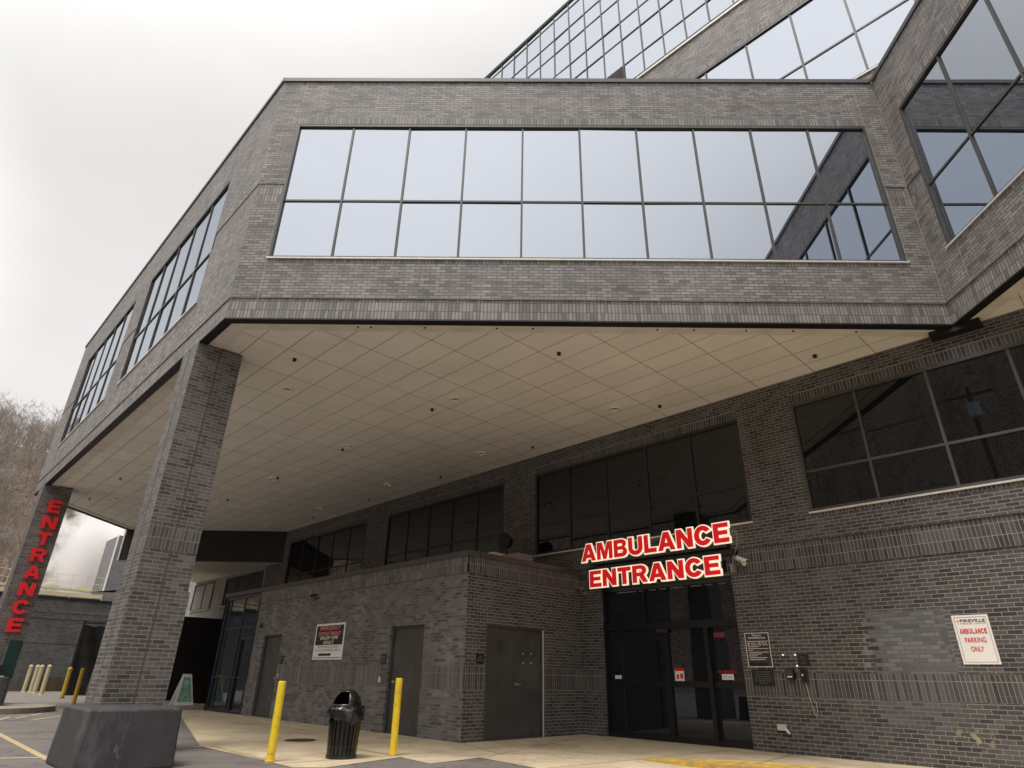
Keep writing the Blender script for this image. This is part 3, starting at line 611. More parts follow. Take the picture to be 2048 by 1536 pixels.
for u, v in ((11.06, 1.71), (11.33, 1.72), (11.06, 1.51), (11.33, 1.52)): mb = MB(); mb.cyl(FS.p(u, v, -.062), FS.p(u, v, -.055), .014, n=8); mb.build('bolt_hole', SIGNW, D3)
# glazed public entrance at the far end of the annex
ge = window(FN, -24.42, -21.58, .03, 3.66, [-24.05, -22.85], [1.05, 2.6], glass_mat('glass_entry', (.8, .88, 1), 2.0, wav=.003), H, frame=FRAME_N, sill=False, fw=.07, depth=.04, name='glass_entrance')
mb = MB(); mb.box(FN, -22.60, -22.50, .03, 2.25, -.03, .03); mb.box(FN, -22.60, -21.6, 2.2, 2.28, -.03, .03); mb.box(FN, -22.5, -21.65, 1.03, 1.06, .02, .05); mb.build('door_leaf', FRAME_N, ge)
mb = MB(); mb.quad(Fr(W(-24.5, 0), UA, US), 9.2, 13.09, 0, 3.7, -.02); mb.build('vestibule_side', FRAME_N, H)

# ambulance entrance
a, b = -10.2, -6.6
e = MB(); e.quad(FA, a, b, 2.42, 3.29, -.2); e.quad(FA, a, -8.42, .05, 2.3, -.16); e.quad(FA, -8.5, -7.42, .05, 2.3, -.14); e.quad(FA, -7.42, b, .05, 2.3, -.2)
eo = e.build('ambulance_doors', G_DOOR, H); eo['label'] = 'black framed sliding glass doors under the red ambulance lettering'
mb = MB()
mb.box(FA, a, b, 2.28, 2.44, -.3, -.08); mb.box(FA, a, b, 3.2, 3.29, -.25, -.12); mb.box(FA, a, a + .06, 0, 3.29, -.25, -.1); mb.box(FA, b - .06, b, 0, 3.29, -.25, -.1)
for u, w_ in ((-8.45, .14), (-7.42, .1)): mb.box(FA, u - w_ / 2, u + w_ / 2, .02, 2.28, -.24, -.09)
for u in (-9.0, -7.8): mb.box(FA, u - .03, u + .03, 2.44, 3.2, -.24, -.14)
mb.box(FA, a + .06, b - .06, .006, .12, -.25, -.1)
for u0, u1, dd_ in ((a + .06, -8.52, -.125), (-8.38, -7.47, -.11), (-7.37, b - .06, -.165)): mb.box(FA, u0, u1, 1.08, 1.2, dd_ - .03, dd_)
mb.build('frame', FRAME_B, eo)
mb = MB(); mb.box(FA, -8.65, -8.35, 2.20, 2.27, -.08, -.02); mb.build('motion_sensor', mat('sensor', (.03, .03, .035), .3), eo)
mb = MB(); mb.box(FA, -9.97, -9.78, 1.22, 1.30, -.158, -.155); mb.build('label_sticker', WHITE, eo)
mb = MB(); mb.box(FA, -8.30, -8.07, 1.20, 1.46, -.139, -.136); st_ = mb.build('warning_sticker', WHITE, eo)
mb = MB(); mb.box(FA, -8.30, -8.07, 1.40, 1.46, -.136, -.134); mb.box(FA, -8.26, -8.2, 1.24, 1.33, -.136, -.134); mb.box(FA, -8.17, -8.1, 1.25, 1.35, -.136, -.134, 0); mb.build('sticker_header', RED2, st_)
text_part('NO SMOKING', FA, -7.28, -6.86, 1.37, 1.42, -.19, 0, RED2, eo, off=.02)
mb = MB(); mb.box(FA, -7.20, -6.93, 1.24, 1.35, -.198, -.194); stx = mb.build('exit_sticker', WHITE, eo)
text_part('EXIT ONLY', FA, -7.17, -6.96, 1.27, 1.31, -.192, 0, SIGNG, stx)
mb = MB(); mb.box(FA, -7.28, -7.02, 2.07, 2.17, -.198, -.195); mb.build('red_notice', mat('dim_red', (.25, .03, .04), .5), eo)
mb = MB(); mb.box(FA, a, b, 0, 3.3, -.45, -.32); mb.build('entrance_backing', BLACK, H)
# expansion joints
JL = mat('joint_pale', (.34, .32, .29), .8)
for f_, q_ in ((FB, (-5.145, -5.135, 7.32, 8.7)), (FB, (7.594, 7.602, 8.74, 13.7)), (FB, (8.038, 8.05, 7.8, 13.6)), (FD, (-9.3, -9.29, 7.8, 8.68))):
    mb = MB(); mb.box(f_, *q_, -.01, .003); mb.build('expansion_joint', JL, H)

# ================================================================== SIGNS
sg = thing('ambulance_sign', FA.p(-8.4, 3.2, .4), 'large red AMBULANCE ENTRANCE letters outlined in cream above the black doors', 'sign')
DS = .39
mb = MB(); mb.box(FA, -10.3, -6.5, 3.86, 4.20, .06, .22); mb.box(FA, -10.1, -6.65, 3.36, 3.6, .06, .22)
for u in (-10.0, -8.4, -6.8): mb.box(FA, u - .03, u + .03, 3.3, 4.2, .0, .1)
mb.box(FA, -10.42, -6.37, 3.70, 3.80, .02, .2)
mb.build('raceway', BLACK, sg)
def arc(cx, cy, rx, ry, a0, a1, n=14): return [(cx + rx * math.cos(D(a0 + (a1 - a0) * k / n)), cy + ry * math.sin(D(a0 + (a1 - a0) * k / n))) for k in range(n + 1)]
def glyph(c):
    t = .25
    if c == 'E': return .78, [[(0, 0), (0, 1), (.78, 1), (.78, .78), (t, .78), (t, .61), (.72, .61), (.72, .40), (t, .40), (t, .22), (.78, .22), (.78, 0)]]
    if c == 'L': return .74, [[(0, 0), (0, 1), (t, 1), (t, .23), (.74, .23), (.74, 0)]]
    if c == 'T': return .84, [[(.295, 0), (.295, .77), (0, .77), (0, 1), (.84, 1), (.84, .77), (.545, .77), (.545, 0)]]
    if c == 'N': return .90, [[(0, 0), (0, 1), (.27, 1), (.65, .42), (.65, 1), (.9, 1), (.9, 0), (.63, 0), (.25, .58), (.25, 0)]]
    if c == 'M': return 1.06, [[(0, 0), (0, 1), (.34, 1), (.53, .40), (.72, 1), (1.06, 1), (1.06, 0), (.83, 0), (.83, .70), (.63, 0), (.43, 0), (.23, .70), (.23, 0)]]
    if c == 'A': return 1.0, [[(0, 0), (.35, 1), (.65, 1), (1, 0), (.73, 0), (.67, .19), (.33, .19), (.27, 0)], [(.405, .40), (.595, .40), (.5, .72)]]
    if c == 'U': return .9, [[(0, 1), (.25, 1)] + arc(.45, .40, .20, .18, 180, 360) + [(.65, 1), (.9, 1)] + arc(.45, .40, .45, .42, 0, -180)]
    if c == 'C': return .94, [arc(.47, .5, .47, .52, 32, 328, 26) + arc(.47, .5, .215, .28, 322, 38, 20)]
    if c == 'B': return .86, [[(0, 0), (0, 1)] + arc(.50, .745, .32, .255, 90, -50, 9) + arc(.54, .285, .32, .285, 50, -90, 10), [(.24, .60), (.48, .60)] + arc(.49, .69, .10, .09, -80, 80, 6) + [(.24, .78)], [(.24, .21)] + arc(.51, .31, .11, .10, -90, 90, 6) + [(.24, .41)]]
    if c == 'R': return .90, [[(0, 0), (0, 1)] + arc(.52, .70, .34, .30, 90, -62, 10) + [(.92, 0), (.63, 0), (.42, .37), (.25, .37), (.25, 0)], [(.25, .57), (.49, .57)] + arc(.50, .685, .11, .105, -80, 80, 6) + [(.25, .79)]]
def area(p): return sum(p[k - 1][0] * p[k][1] - p[k][0] * p[k - 1][1] for k in range(len(p))) / 2
def offset(p, d):
    if area(p) < 0: p = p[::-1]
    q = []; n = len(p)
    for k in range(n):
        a, b, c = Vector(p[k - 1]), Vector(p[k]), Vector(p[(k + 1) % n]); e1 = (b - a).normalized(); e2 = (c - b).normalized()
        n1 = Vector((e1.y, -e1.x)); n2 = Vector((e2.y, -e2.x)); m_ = n1 + n2; l = m_.length_squared
        m_ = m_ * (2 / l) if l > .5 else m_.normalized() * 1.6
        q.append(tuple(b + m_ * d))
    return q
def glyph_part(c, fr, u0, u1, v0, v1, d, thick, m, parent, name, off=0.0):
    w_, loops = glyph(c); h = v1 - v0; kx = (u1 - u0) / w_
    cu = bpy.data.curves.new('g', 'CURVE'); cu.dimensions = '2D'; cu.fill_mode = 'BOTH'
    for li, lp in enumerate(loops):
        a0 = abs(area(lp)); q = [(x * kx, y * h) for x, y in lp]
        if off:
            q = offset(q, off if li == 0 else -off)
            if li and (area(q) <= 0 or area(q) < .0004): continue
        sp_ = cu.splines.new('POLY'); sp_.points.add(len(q) - 1); sp_.use_cyclic_u = True
        for k, (x, y) in enumerate(q): sp_.points[k].co = (x, y, 0, 1)
    ob = bpy.data.objects.new('g', cu); COL.objects.link(ob); cu.extrude = thick / 2
    bpy.context.view_layer.update(); me = bpy.data.meshes.new_from_object(ob.evaluated_get(bpy.context.evaluated_depsgraph_get()))
    bpy.data.objects.remove(ob); bpy.data.curves.remove(cu)
    for v in me.vertices: v.co = fr.p(u0 + v.co.x, v0 + v.co.y, d - thick / 2 + v.co.z)
    bm = bmesh.new(); bm.from_mesh(me); bmesh.ops.remove_doubles(bm, verts=bm.verts, dist=1e-5); bmesh.ops.recalc_face_normals(bm, faces=bm.faces); bm.to_mesh(me); bm.free()
    me.materials.clear(); me.materials.append(m); me.name = name
    o = bpy.data.objects.new(name, me); COL.objects.link(o)
    if parent: o.parent = parent; o.matrix_parent_inverse = Matrix.Translation(-parent.location)
    return o
def letters(word, fr, u0, u1, v0, v1, d, parent):
    ws = [glyph(c)[0] for c in word]; o = .030; h = v1 - v0 - 2 * o; gap = .052
    k_ = (u1 - u0 - 2 * o - gap * (len(word) - 1)) / sum(ws); u = u0 + o
    for c, w_ in zip(word, ws):
        x = glyph_part(c, fr, u, u + w_ * k_, v0 + o, v1 - o, d, .05, CREAM, parent, 'letter', off=o)
        fo = glyph_part(c, fr, u, u + w_ * k_, v0 + o, v1 - o, d + .014, .03, RED, None, 'letter_face', off=.002)
        fo.parent = x; fo.matrix_parent_inverse = x.matrix_basis.inverted()
        bpy.context.view_layer.update(); fo.matrix_parent_inverse = x.matrix_world.inverted()
        u += w_ * k_ + gap
letters('AMBULANCE', FA, -10.46, -6.30, 3.90, 4.375, DS, sg)
letters('ENTRANCE', FA, -10.22, -6.60, 3.25, 3.70, DS, sg)
mb = MB(); c0 = FA.p(-6.35, 4.12, .2); pts = [FA.p(-6.28, 4.2, .2), FA.p(-6.24, 4.1, .2), FA.p(-6.3, 3.85, .16), FA.p(-6.42, 3.65, .14), FA.p(-6.45, 3.5, .14)]
mb.tube([FA.p(-6.36, 4.16, .2)] + pts, .012); mb.box(FA, -6.50, -6.42, 3.32, 3.5, .08, .2); mb.build('cable', mat('cable_grey', (.18, .18, .18), .5), sg)

FE2 = Fr(W(-27.7, 0), UA, US)
es = thing('entrance_sign', FE2.p(3.55, 2.2, 0), 'red letters spelling ENTRANCE down the far brick column', 'sign')
for k, c in enumerate('ENTRANCE'):
    v1 = 6.77 - k * .576; gw = min(1, glyph(c)[0] + .06) * .235; x = glyph_part(c, FE2, 3.565 - gw, 3.565 + gw, v1 - .44, v1, .13, .08, RED_C, es, 'letter')

FNs = FN
def panel(fr, u0, u1, v0, v1, m, name, label, cat, th=.012, group=None, border=None, d0=.002):
    t_ = thing(name, fr.p((u0 + u1) / 2, v0, 0), label, cat, group)
    mb = MB(); mb.box(fr, u0, u1, v0, v1, d0, d0 + th); mb.build('panel', m, t_)
    if border:
        mb = MB(); i, w_, bm_ = border
        mb.box(fr, u0 + i, u1 - i, v0 + i, v0 + i + w_, d0 + th, d0 + th + .002); mb.box(fr, u0 + i, u1 - i, v1 - i - w_, v1 - i, d0 + th, d0 + th + .002)
        mb.box(fr, u0 + i, u0 + i + w_, v0 + i + w_, v1 - i - w_, d0 + th, d0 + th + .002); mb.box(fr, u1 - i - w_, u1 - i, v0 + i + w_, v1 - i - w_, d0 + th, d0 + th + .002)
        mb.build('border', bm_, t_)
    return t_
ds = panel(FN, -17.42, -15.84, 1.56, 2.48, SIGNW, 'drop_off_sign', 'white and black emergency department drop off sign with an arrow on the annex wall', 'sign')
mb = MB(); mb.box(FN, -17.36, -15.90, 1.93, 2.43, .014, .017); mb.box(FN, -17.36, -15.90, 1.60, 1.615, .014, .017); k_ = mb.build('black_field', SIGNK, ds)
text_part('EMERGENCY\nDEPARTMENT', FN, -17.22, -16.0, 2.165, 2.415, .02, 0, PINK, ds, off=.006)
text_part('DROP OFF\nONLY', FN, -17.1, -16.14, 1.95, 2.15, .02, 0, SIGNW, ds, off=.02)
text_part('VISITOR PARKING AVAILABLE\nON 1ST FLOOR PARKING GARAGE', FN, -17.3, -15.96, 1.77, 1.91, .017, 0, SIGNG, ds)
mb = MB(); mb.box(FN, -17.1, -16.5, 1.655, 1.715, .014, .018); mb.face([FN.p(-16.5, 1.64, .018), FN.p(-16.4, 1.685, .018), FN.p(-16.5, 1.73, .018)]); mb.build('arrow', SIGNK, ds)

ps = panel(FA, -2.74, -2.23, 1.53, 2.28, SIGNW, 'parking_sign', 'white AMBULANCE PARKING ONLY sign with red lettering on the dark brick wall', 'sign', border=(.03, .006, SIGNG), d0=.002)
text_part('PIKEVILLE', FA, -2.63, -2.28, 2.17, 2.215, .018, 0, SIGNK, ps, off=.02); text_part('MEDICAL CENTER', FA, -2.63, -2.28, 2.135, 2.158, .018, 0, SIGNG, ps)
mb = MB(); mb.box(FA, -2.665, -2.66, 2.13, 2.21, .014, .018); mb.box(FA, -2.68, -2.645, 2.185, 2.19, .014, .018); mb.build('cross_mark', RED2, ps)
[glyph_part(ch, FA, -2.672 + k * .0427, -2.672 + k * .0427 + .035, 1.99, 2.07, .018, .003, RED2, ps, 'letter') for k, ch in enumerate('AMBULANCE')]
text_part('PARKING', FA, -2.63, -2.34, 1.855, 1.935, .018, 0, RED2, ps, off=.015); text_part('ONLY', FA, -2.58, -2.40, 1.72, 1.80, .018, 0, RED2, ps, off=.015)

wb = panel(FA, -6.47, -5.96, 1.48, 2.12, BOARD, 'welcome_board', 'dark plum information board headed Welcome beside the ambulance doors', 'board', border=(0, .012, SIGNW))
text_part('Welcome to\nPikeville Medical Center', FA, -6.40, -6.03, 2.01, 2.09, .018, 0, SIGNW, wb, off=.02)
mb = MB()
yy = 1.955
for k, (ll, rr) in enumerate(((-6.44, -5.99), (-6.36, -6.25), (-6.15, -6.02), (-6.36, -6.2), (-6.12, -6.0), (-6.43, -6.2), (-6.43, -6.0), (-6.43, -6.33), (-6.42, -6.0), (-6.42, -6.15), (-6.43, -6.25), (-6.42, -6.05), (-6.42, -6.1))):
    row = (0, 1, 1, 2, 2, 3, 4, 5, 6, 7, 8, 9, 10)[k]; z = yy - row * .034
    mb.box(FA, ll, rr, z, z + .009, .014, .016)
for u, z in ((-6.42, 1.915), (-6.42, 1.88), (-6.2, 1.915), (-6.18, 1.88)): mb.box(FA, u, u + .03, z, z + .022, .014, .016)
mb.build('text_line', SIGNW, wb)
mb = MB(); mb.box(FA, -6.44, -6.06, 1.50, 1.565, .014, .017); mb.build('black_bar', SIGNK, wb)
pq = panel(FA, -6.42, -5.97, 1.145, 1.435, SIGNK, 'notice_plaque', 'black plaque with fine white text below the plum information board', 'plaque')
text_part('For the care and safety of\nall patients and visitors,\nif you are a wheelchair or\nother assistance, please dial 0\non the phone and someone\nwill assist you.', FA, -6.38, -6.01, 1.17, 1.41, .018, 0, SIGNG, pq)
p2 = panel(FA, -5.45, -5.245, 1.515, 1.71, SIGNK, 'phone_plaque', 'small black plaque with pale text just above the wall phone', 'plaque')
text_part('Please use\nthis phone to\ncall for\nassistance', FA, -5.42, -5.275, 1.545, 1.68, .018, 0, SIGNG, p2)
# call box, phone, cord
cb = thing('call_box', FA.p(-5.63, 1.26, 0), 'black wall call box with a white strip left of the phone', 'call box')
mb = MB(); mb.box(FA, -5.70, -5.545, 1.265, 1.46, .002, .10); mb.build('housing', SIGNK, cb, bevel=.006); mb = MB(); mb.box(FA, -5.67, -5.575, 1.30, 1.325, .10, .104); mb.build('strip', WHITE, cb); mb = MB(); mb.box(FA, -5.685, -5.56, 1.345, 1.44, .10, .103); mb.build('keypad', mat('keypad', (.05, .05, .055), .3), cb)
ph = thing('wall_phone', FA.p(-5.36, 1.21, 0), 'black wall phone with handset and a pale looping cord', 'phone')
mb = MB(); mb.box(FA, -5.43, -5.30, 1.21, 1.47, .002, .06); mb.build('base', mat('phone_dark', (.03, .03, .032), .35), ph, bevel=.008)
mb = MB(); mb.cyl(FA.p(-5.37, 1.42, .09), FA.p(-5.36, 1.28, .09), .022, n=10); mb.cyl(FA.p(-5.37, 1.42, .06), FA.p(-5.37, 1.42, .11), .034, n=12); mb.cyl(FA.p(-5.36, 1.27, .06), FA.p(-5.36, 1.27, .11), .034, n=12); mb.build('handset', SIGNK, ph)
mb = MB(); mb.box(FA, -5.385, -5.35, 1.33, 1.36, .11, .118); mb.build('label', WHITE, ph)
mb = MB(); cpts = []
for k in range(25):
    t = k / 24
    if t < .45: u = -5.37 + .06 * t / .45; v = 1.24 - .42 * t / .45
    else:
        q = (t - .45) / .55 * math.pi * 1.25; u = -5.30 + .045 * (1 - math.cos(q)) * .9 - .005; v = .82 - .14 * math.sin(min(q, math.pi)) ** .8 if q < math.pi else .82 + .12 * (q - math.pi)
    cpts.append(FA.p(u, v, .05))
mb.tube(cpts, .0055, 6); mb.build('cord', mat('cord_beige', (.5, .47, .40), .5), ph)
ob_ = thing('outlet_box', FA.p(-5.95, .38, 0), 'pale weatherproof outlet box low on the brick wall', 'outlet box')
mb = MB(); mb.box(FA, -6.04, -5.87, .385, .49, .002, .07); mb.build('cover', mat('box_beige', (.55, .53, .48), .5), ob_, bevel=.008); mb = MB(); mb.cyl(FA.p(-5.88, .41, .05), FA.p(-5.80, .35, .10), .022, n=10); mb.build('plug', WHITE, ob_)
for u, v, lb in ((-5.73, 1.70, 'pale wall anchor above the call box'), (-5.49, 1.70, 'pale wall anchor touching the phone plaque, upper one'), (-5.485, 1.505, 'pale wall anchor just under the phone plaque')):
    mb = MB(); mb.cyl(FA.p(u, v, 0), FA.p(u, v, .02), .016, n=10); tag(mb.build('wall_anchor', CREAM), lb, 'anchor', 'wall anchors by the phone')
# door number plates on the annex
def plate(fr, u0, u1, v0, v1, lb, txt):
    p = panel(fr, u0, u1, v0, v1, SIGNK, 'door_plate', lb, 'door plate', th=.01, group='black door plates')
    text_part(txt, fr, u0 + .03, u1 - .03, v0 + .05, v1 - .04, .014, 0, SIGNG, p)
plate(FN, -19.42, -19.2, 1.45, 1.68, 'black door plate right of the far grey door', 'RM\n101')
plate(FN, -13.99, -13.77, 1.44, 1.67, 'black door plate left of the near grey door behind the bollard', 'RM\n102')
plate(FS, 9.56, 9.78, 1.46, 1.66, 'black door plate left of the double door', 'GAS\nROOM')
mb = MB(); mb.box(FN, -14.0, -13.93, 1.05, 1.17, .002, .02); tag(mb.build('switch_plate', WHITE), 'small white switch plate under the door plate by the near grey door', 'switch')
mb = MB(); mb.box(FN, -19.40, -19.33, 1.08, 1.2, .002, .03); tag(mb.build('switch_box', mat('switch_beige', (.45, .42, .36), .5)), 'beige switch box beside the far grey door', 'switch')
# cameras
def bullet(fr, u, v, lb, m, dirn, ln=.19, r=.038, arm=.14):
    t_ = thing('security_camera', fr.p(u, v, 0), lb, 'camera', 'security cameras')
    p = fr.p(u, v, 0); e_ = p + fr.n * arm; d_ = Vector(dirn).normalized()
    mb = MB(); mb.cyl(p, p + fr.n * .03, .05, n=14); mb.tube([p + fr.n * .03, e_, e_ + Z3 * .05], .014); mb.build('bracket', m, t_)
    mb = MB(); c = e_ + Z3 * .085; mb.cyl(c - d_ * ln * .4, c + d_ * ln * .6, r, n=16); mb.box(Fr(c - d_ * ln * .45 , d_, Vector((-d_.y, d_.x, 0))), 0, ln * 1.15, r * .7, r * 1.05, -r * .9, r * .9); mb.build('housing', m, t_)
    mb = MB(); mb.cyl(c + d_ * ln * .6, c + d_ * (ln * .6 + .006), r * .8, n=14); mb.build('lens', SIGNK, t_)
bullet(FA, -6.25, 3.50, 'white bullet camera on the brick band right of the ambulance sign', WHITE, (.55, -.8, -.45), ln=.24)
mb = MB(); mb.tube([FA.p(-6.48, 3.74, .04), FA.p(-6.40, 3.60, .07), FA.p(-6.30, 3.54, .07)], .012); mb.build('conduit', WHITE, bpy.data.objects['security_camera'])
bullet(FA, -10.68, 3.22, 'grey bullet camera in the corner left under the ambulance sign', mat('cam_grey', (.25, .24, .22), .4), (.4, -.8, -.5), ln=.16)
bullet(FN, -17.71, 3.2, 'small dark rusty camera above the drop off sign', mat('rusty_dark', (.06, .03, .02), .5), (-.6, -.7, -.3), ln=.16, r=.04, arm=.1)
bullet(FN, -21.1, 2.56, 'tiny black camera between the glass entrance and the far door', SIGNK, (.5, -.8, -.3), ln=.1, r=.025, arm=.06)
# things on the annex roof
fl = thing('floodlight', W(-12.6, 12.3, 3.6), 'round dark floodlight on a stem on the annex roof', 'floodlight')
mb = MB(); c = W(-12.85, 12.3, 3.6); mb.cyl(c, c + Z3 * .9, .03, n=10); mb.cyl(c, c + Z3 * .15, .16, .12, n=14); mb.build('stem', BLACK, fl)
mb = MB(); mb.cyl(c + Z3 * 1.1 - UA * .12, c + Z3 * 1.1 + UA * .1, .24, .16, n=24); mb.build('lamp_head', BLACK, fl)
ru = thing('roof_unit', W(-12.6, 12, 3.6), 'pale low equipment box on the annex roof', 'roof unit')
mb = MB(); mb.box(Fr(W(0, 12), US, -UA), -13.3, -11.9, 3.6, 4.22, -.4, .2); mb.build('casing', mat('casing', (.35, .32, .29), .6), ru, bevel=.01)
mb = MB(); mb.box(Fr(W(0, 12), US, -UA), -13.4, -12.9, 4.22, 4.36, -.3, .15); mb.build('cap', SIGNW, ru)

# ================================================================== STREET FURNITURE
def bollard(x, y, h, r, m, lb, grp, cap=None, base=None):
    t_ = thing('bollard', (x, y, 0), lb, 'bollard', grp)
    mb = MB(); c = Vector((x, y, 0))
    prof = [(r, 0), (r, h - .02), (r * .96, h - .005), (r * .8, h), (0, h + .001)] if cap is None else [(r, 0), (r, h - .08), (r * 1.12, h - .08), (r * 1.12, h - .04), (r * .8, h + .02), (0, h + .05)]
    mb.lathe(c, prof, 24); mb.build('post', m, t_)
    if base is not None: mb = MB(); mb.lathe(c, [(r * 1.3, 0), (r * 1.25, .02), (r, .035)], 24); mb.build('base_plate', base, t_)
    return t_
Yb = 'yellow bollards'
bollard(-3.74, 10.79, 1.10, .06, YPAINT, 'bright yellow bollard left of the black litter bin', Yb, base=YKERB)
bollard(-2.08, 11.87, 1.17, .06, YPAINT, 'bright yellow bollard right of the litter bin before the grey door', Yb, base=YKERB)
YP2 = mat('yellow_paint_dull', (.58, .38, .04), .5, var=.3, vscale=5)
bollard(-20.7, 31.1, 1.25, .085, YP2, 'dull yellow bollard with a ring top before the dark gate, left one', Yb, cap=1, base=SIGNK)
bollard(-17.0, 26.3, 1.25, .075, YP2, 'dull yellow bollard half hidden by the dark concrete barrier', Yb)
for x, y, lb in ((-27.6, 38.05, 'cream bollard leftmost of the four by the back wall'), (-27.0, 37.75, 'cream bollard second from the left of the four by the back wall'), (-26.05, 36.75, 'cream bollard third from the left of the four by the back wall'), (-24.0, 34.4, 'cream bollard rightmost and standing apart of the four by the back wall')):
    bollard(x, y, 1.35, .095, WPOST, lb, 'cream bollards by the back wall', cap=1, base=WPOST)

# litter bin
bx, by = -2.83, 11.42
lb_ = thing('litter_bin', (bx, by, 0), 'black slatted litter bin with a domed lid and a plastic bag', 'litter bin')
c = Vector((bx, by, 0)); n = 22; R0, R1 = .232, .262; H_ = .72
mb = MB()
mb.lathe(c, [(R0 + .012, .0), (R0 + .012, .05), (R0 - .012, .05), (R0 - .012, 0)], 36)
mb.lathe(c, [(R1 + .012, H_ - .09), (R1 + .012, H_), (R1 - .02, H_), (R1 - .02, H_ - .09), (R1 + .012, H_ - .09)], 36)
mb.lathe(c, [(R0 + .004, .16), (R0 + .004, .19), (R0 - .004, .19), (R0 - .004, .16)], 36)
for k in range(n):
    t0 = 2 * math.pi * k / n; dt = 2 * math.pi / n * .36
    A = []
    for z, r in ((.05, R0), (H_ - .09, R1)):
        for t in (t0 - dt, t0 + dt): A.append(c + Vector((math.cos(t) * r, math.sin(t) * r, z)))
    I = [c + (p - c) * 1 for p in A]; ins = [Vector((p.x - (p.x - bx) * .05, p.y - (p.y - by) * .05, p.z)) for p in A]
    mb.face([A[0], A[1], A[3], A[2]]); mb.face([ins[1], ins[0], ins[2], ins[3]]); mb.face([A[1], ins[1], ins[3], A[3]]); mb.face([ins[0], A[0], A[2], ins[2]])
mb.build('body', TRASHB, lb_)
mb = MB(); mb.lathe(c, [(0, .03), (R0 - .035, .03), (R1 - .035, H_ - .02)], 30); mb.build('liner', mat('liner', (.006, .006, .006), .5), lb_)
mb = MB(); n = 40       # crumpled bag overhanging the rim
prev = None
for j, (r, z) in enumerate(((R1 - .03, H_ + .02), (R1 + .018, H_ + .03), (R1 + .035, H_ - .05), (R1 + .04, H_ - .12), (R1 + .03, H_ - .19))):
    ringp = []
    for k in range(n):
        t = 2 * math.pi * k / n; wob = .014 * math.sin(t * 7 + j) + .012 * math.sin(t * 13 + j * 2.3) + rng.normal() * .004
        dz = (.035 * math.sin(t * 3 + 1) + .02 * math.sin(t * 8)) * (j / 4)
        ringp.append(c + Vector(((r + wob * (j > 0)) * math.cos(t), (r + wob * (j > 0)) * math.sin(t), z + dz)))
    if prev:
        for k in range(n): mb.face([prev[k], prev[(k + 1) % n], ringp[(k + 1) % n], ringp[k]], smooth=True)
    prev = ringp
mb.build('bag', BAG, lb_, weld=True)
mb = MB(); n = 36; K = 12; hd = .25; r0 = R1 - .028
vd = Vector((-.35, -.94, 0)).normalized()
for i in range(K):
    p0, p1 = math.pi / 2 * i / K, math.pi / 2 * (i + 1) / K
    for k in range(n):
        t0, t1 = 2 * math.pi * k / n, 2 * math.pi * (k + 1) / n; tm = (t0 + t1) / 2
        dirv = Vector((math.cos(tm), math.sin(tm), 0)); pm = (p0 + p1) / 2
        if dirv.dot(vd) > .72 and .12 < pm < 1.02: continue
        f = lambda t, p: c + Vector((r0 * math.cos(p) * math.cos(t), r0 * math.cos(p) * math.sin(t), H_ + .02 + hd * math.sin(p)))
        q = [f(t0, p0), f(t1, p0), f(t1, p1), f(t0, p1)]
        if i == K - 1: q = q[:3]
        mb.face(q, smooth=True)
mb.lathe(c, [(r0 + .012, H_ + .0), (r0 + .012, H_ + .035), (r0 - .01, H_ + .035)], 36)
lid = mb.build('lid', TRASHB, lb_, weld=True); s_ = lid.modifiers.new('s', 'SOLIDIFY'); s_.thickness = .008

# concrete barriers at the feet of the columns
def barrier(s0, s1, a0, a1, h, lb, bev=.03):
    fr = Fr(W(0, 0), US, -UA); mb = MB(); ins = .03
    B_ = [W(s0, a0), W(s1, a0), W(s1, a1), W(s0, a1)]; T_ = [W(s0 + .05, a0 + ins, h), W(s1 - .06, a0 + ins, h), W(s1 - .06, a1 - .02, h), W(s0 + .05, a1 - .02, h)]
    mb.face(T_); mb.face(B_[::-1])
    for k in range(4): mb.face([B_[k], B_[(k + 1) % 4], T_[(k + 1) % 4], T_[k]])
    o = mb.build('concrete_barrier', BCONC, bevel=bev, weld=True); return tag(o, lb, 'barrier', 'dark concrete barriers')
barrier(-11.95, -10.42, 2.42, 3.66, .737, 'dark painted concrete barrier at the foot of the near brick column')
b2 = barrier(-27.55, -26.3, 2.3, 3.75, .80, 'dark painted concrete barrier on the kerb island by the far column')
b2.location.z = .15
tb = thing('black_crate', W(-27.2, 3.5, .95), 'black ribbed crate with a pale lid edge on the far concrete barrier', 'crate')
mb = MB(); fr = Fr(W(-27.2, 3.35, .95), US, -UA); mb.box(fr, -.25, .25, 0, .30, -.25, .2); 
for k in range(5): mb.box(fr, -.24 + k * .11, -.2 + k * .11, .30, .34, -.24, .18)
mb.build('body', SIGNK, tb); mb = MB(); mb.box(fr, -.3, .3, -.005, .03, -.3, .28); mb.build('tray', WHITE, tb)
tp = panel(Fr(W(-27.68, 0), UA, US), 3.6, 3.94, .95, 2.05, TEAL, 'green_panel', 'dark green narrow panel on the far column beside the cream bollards', 'panel', th=.05, d0=.03)

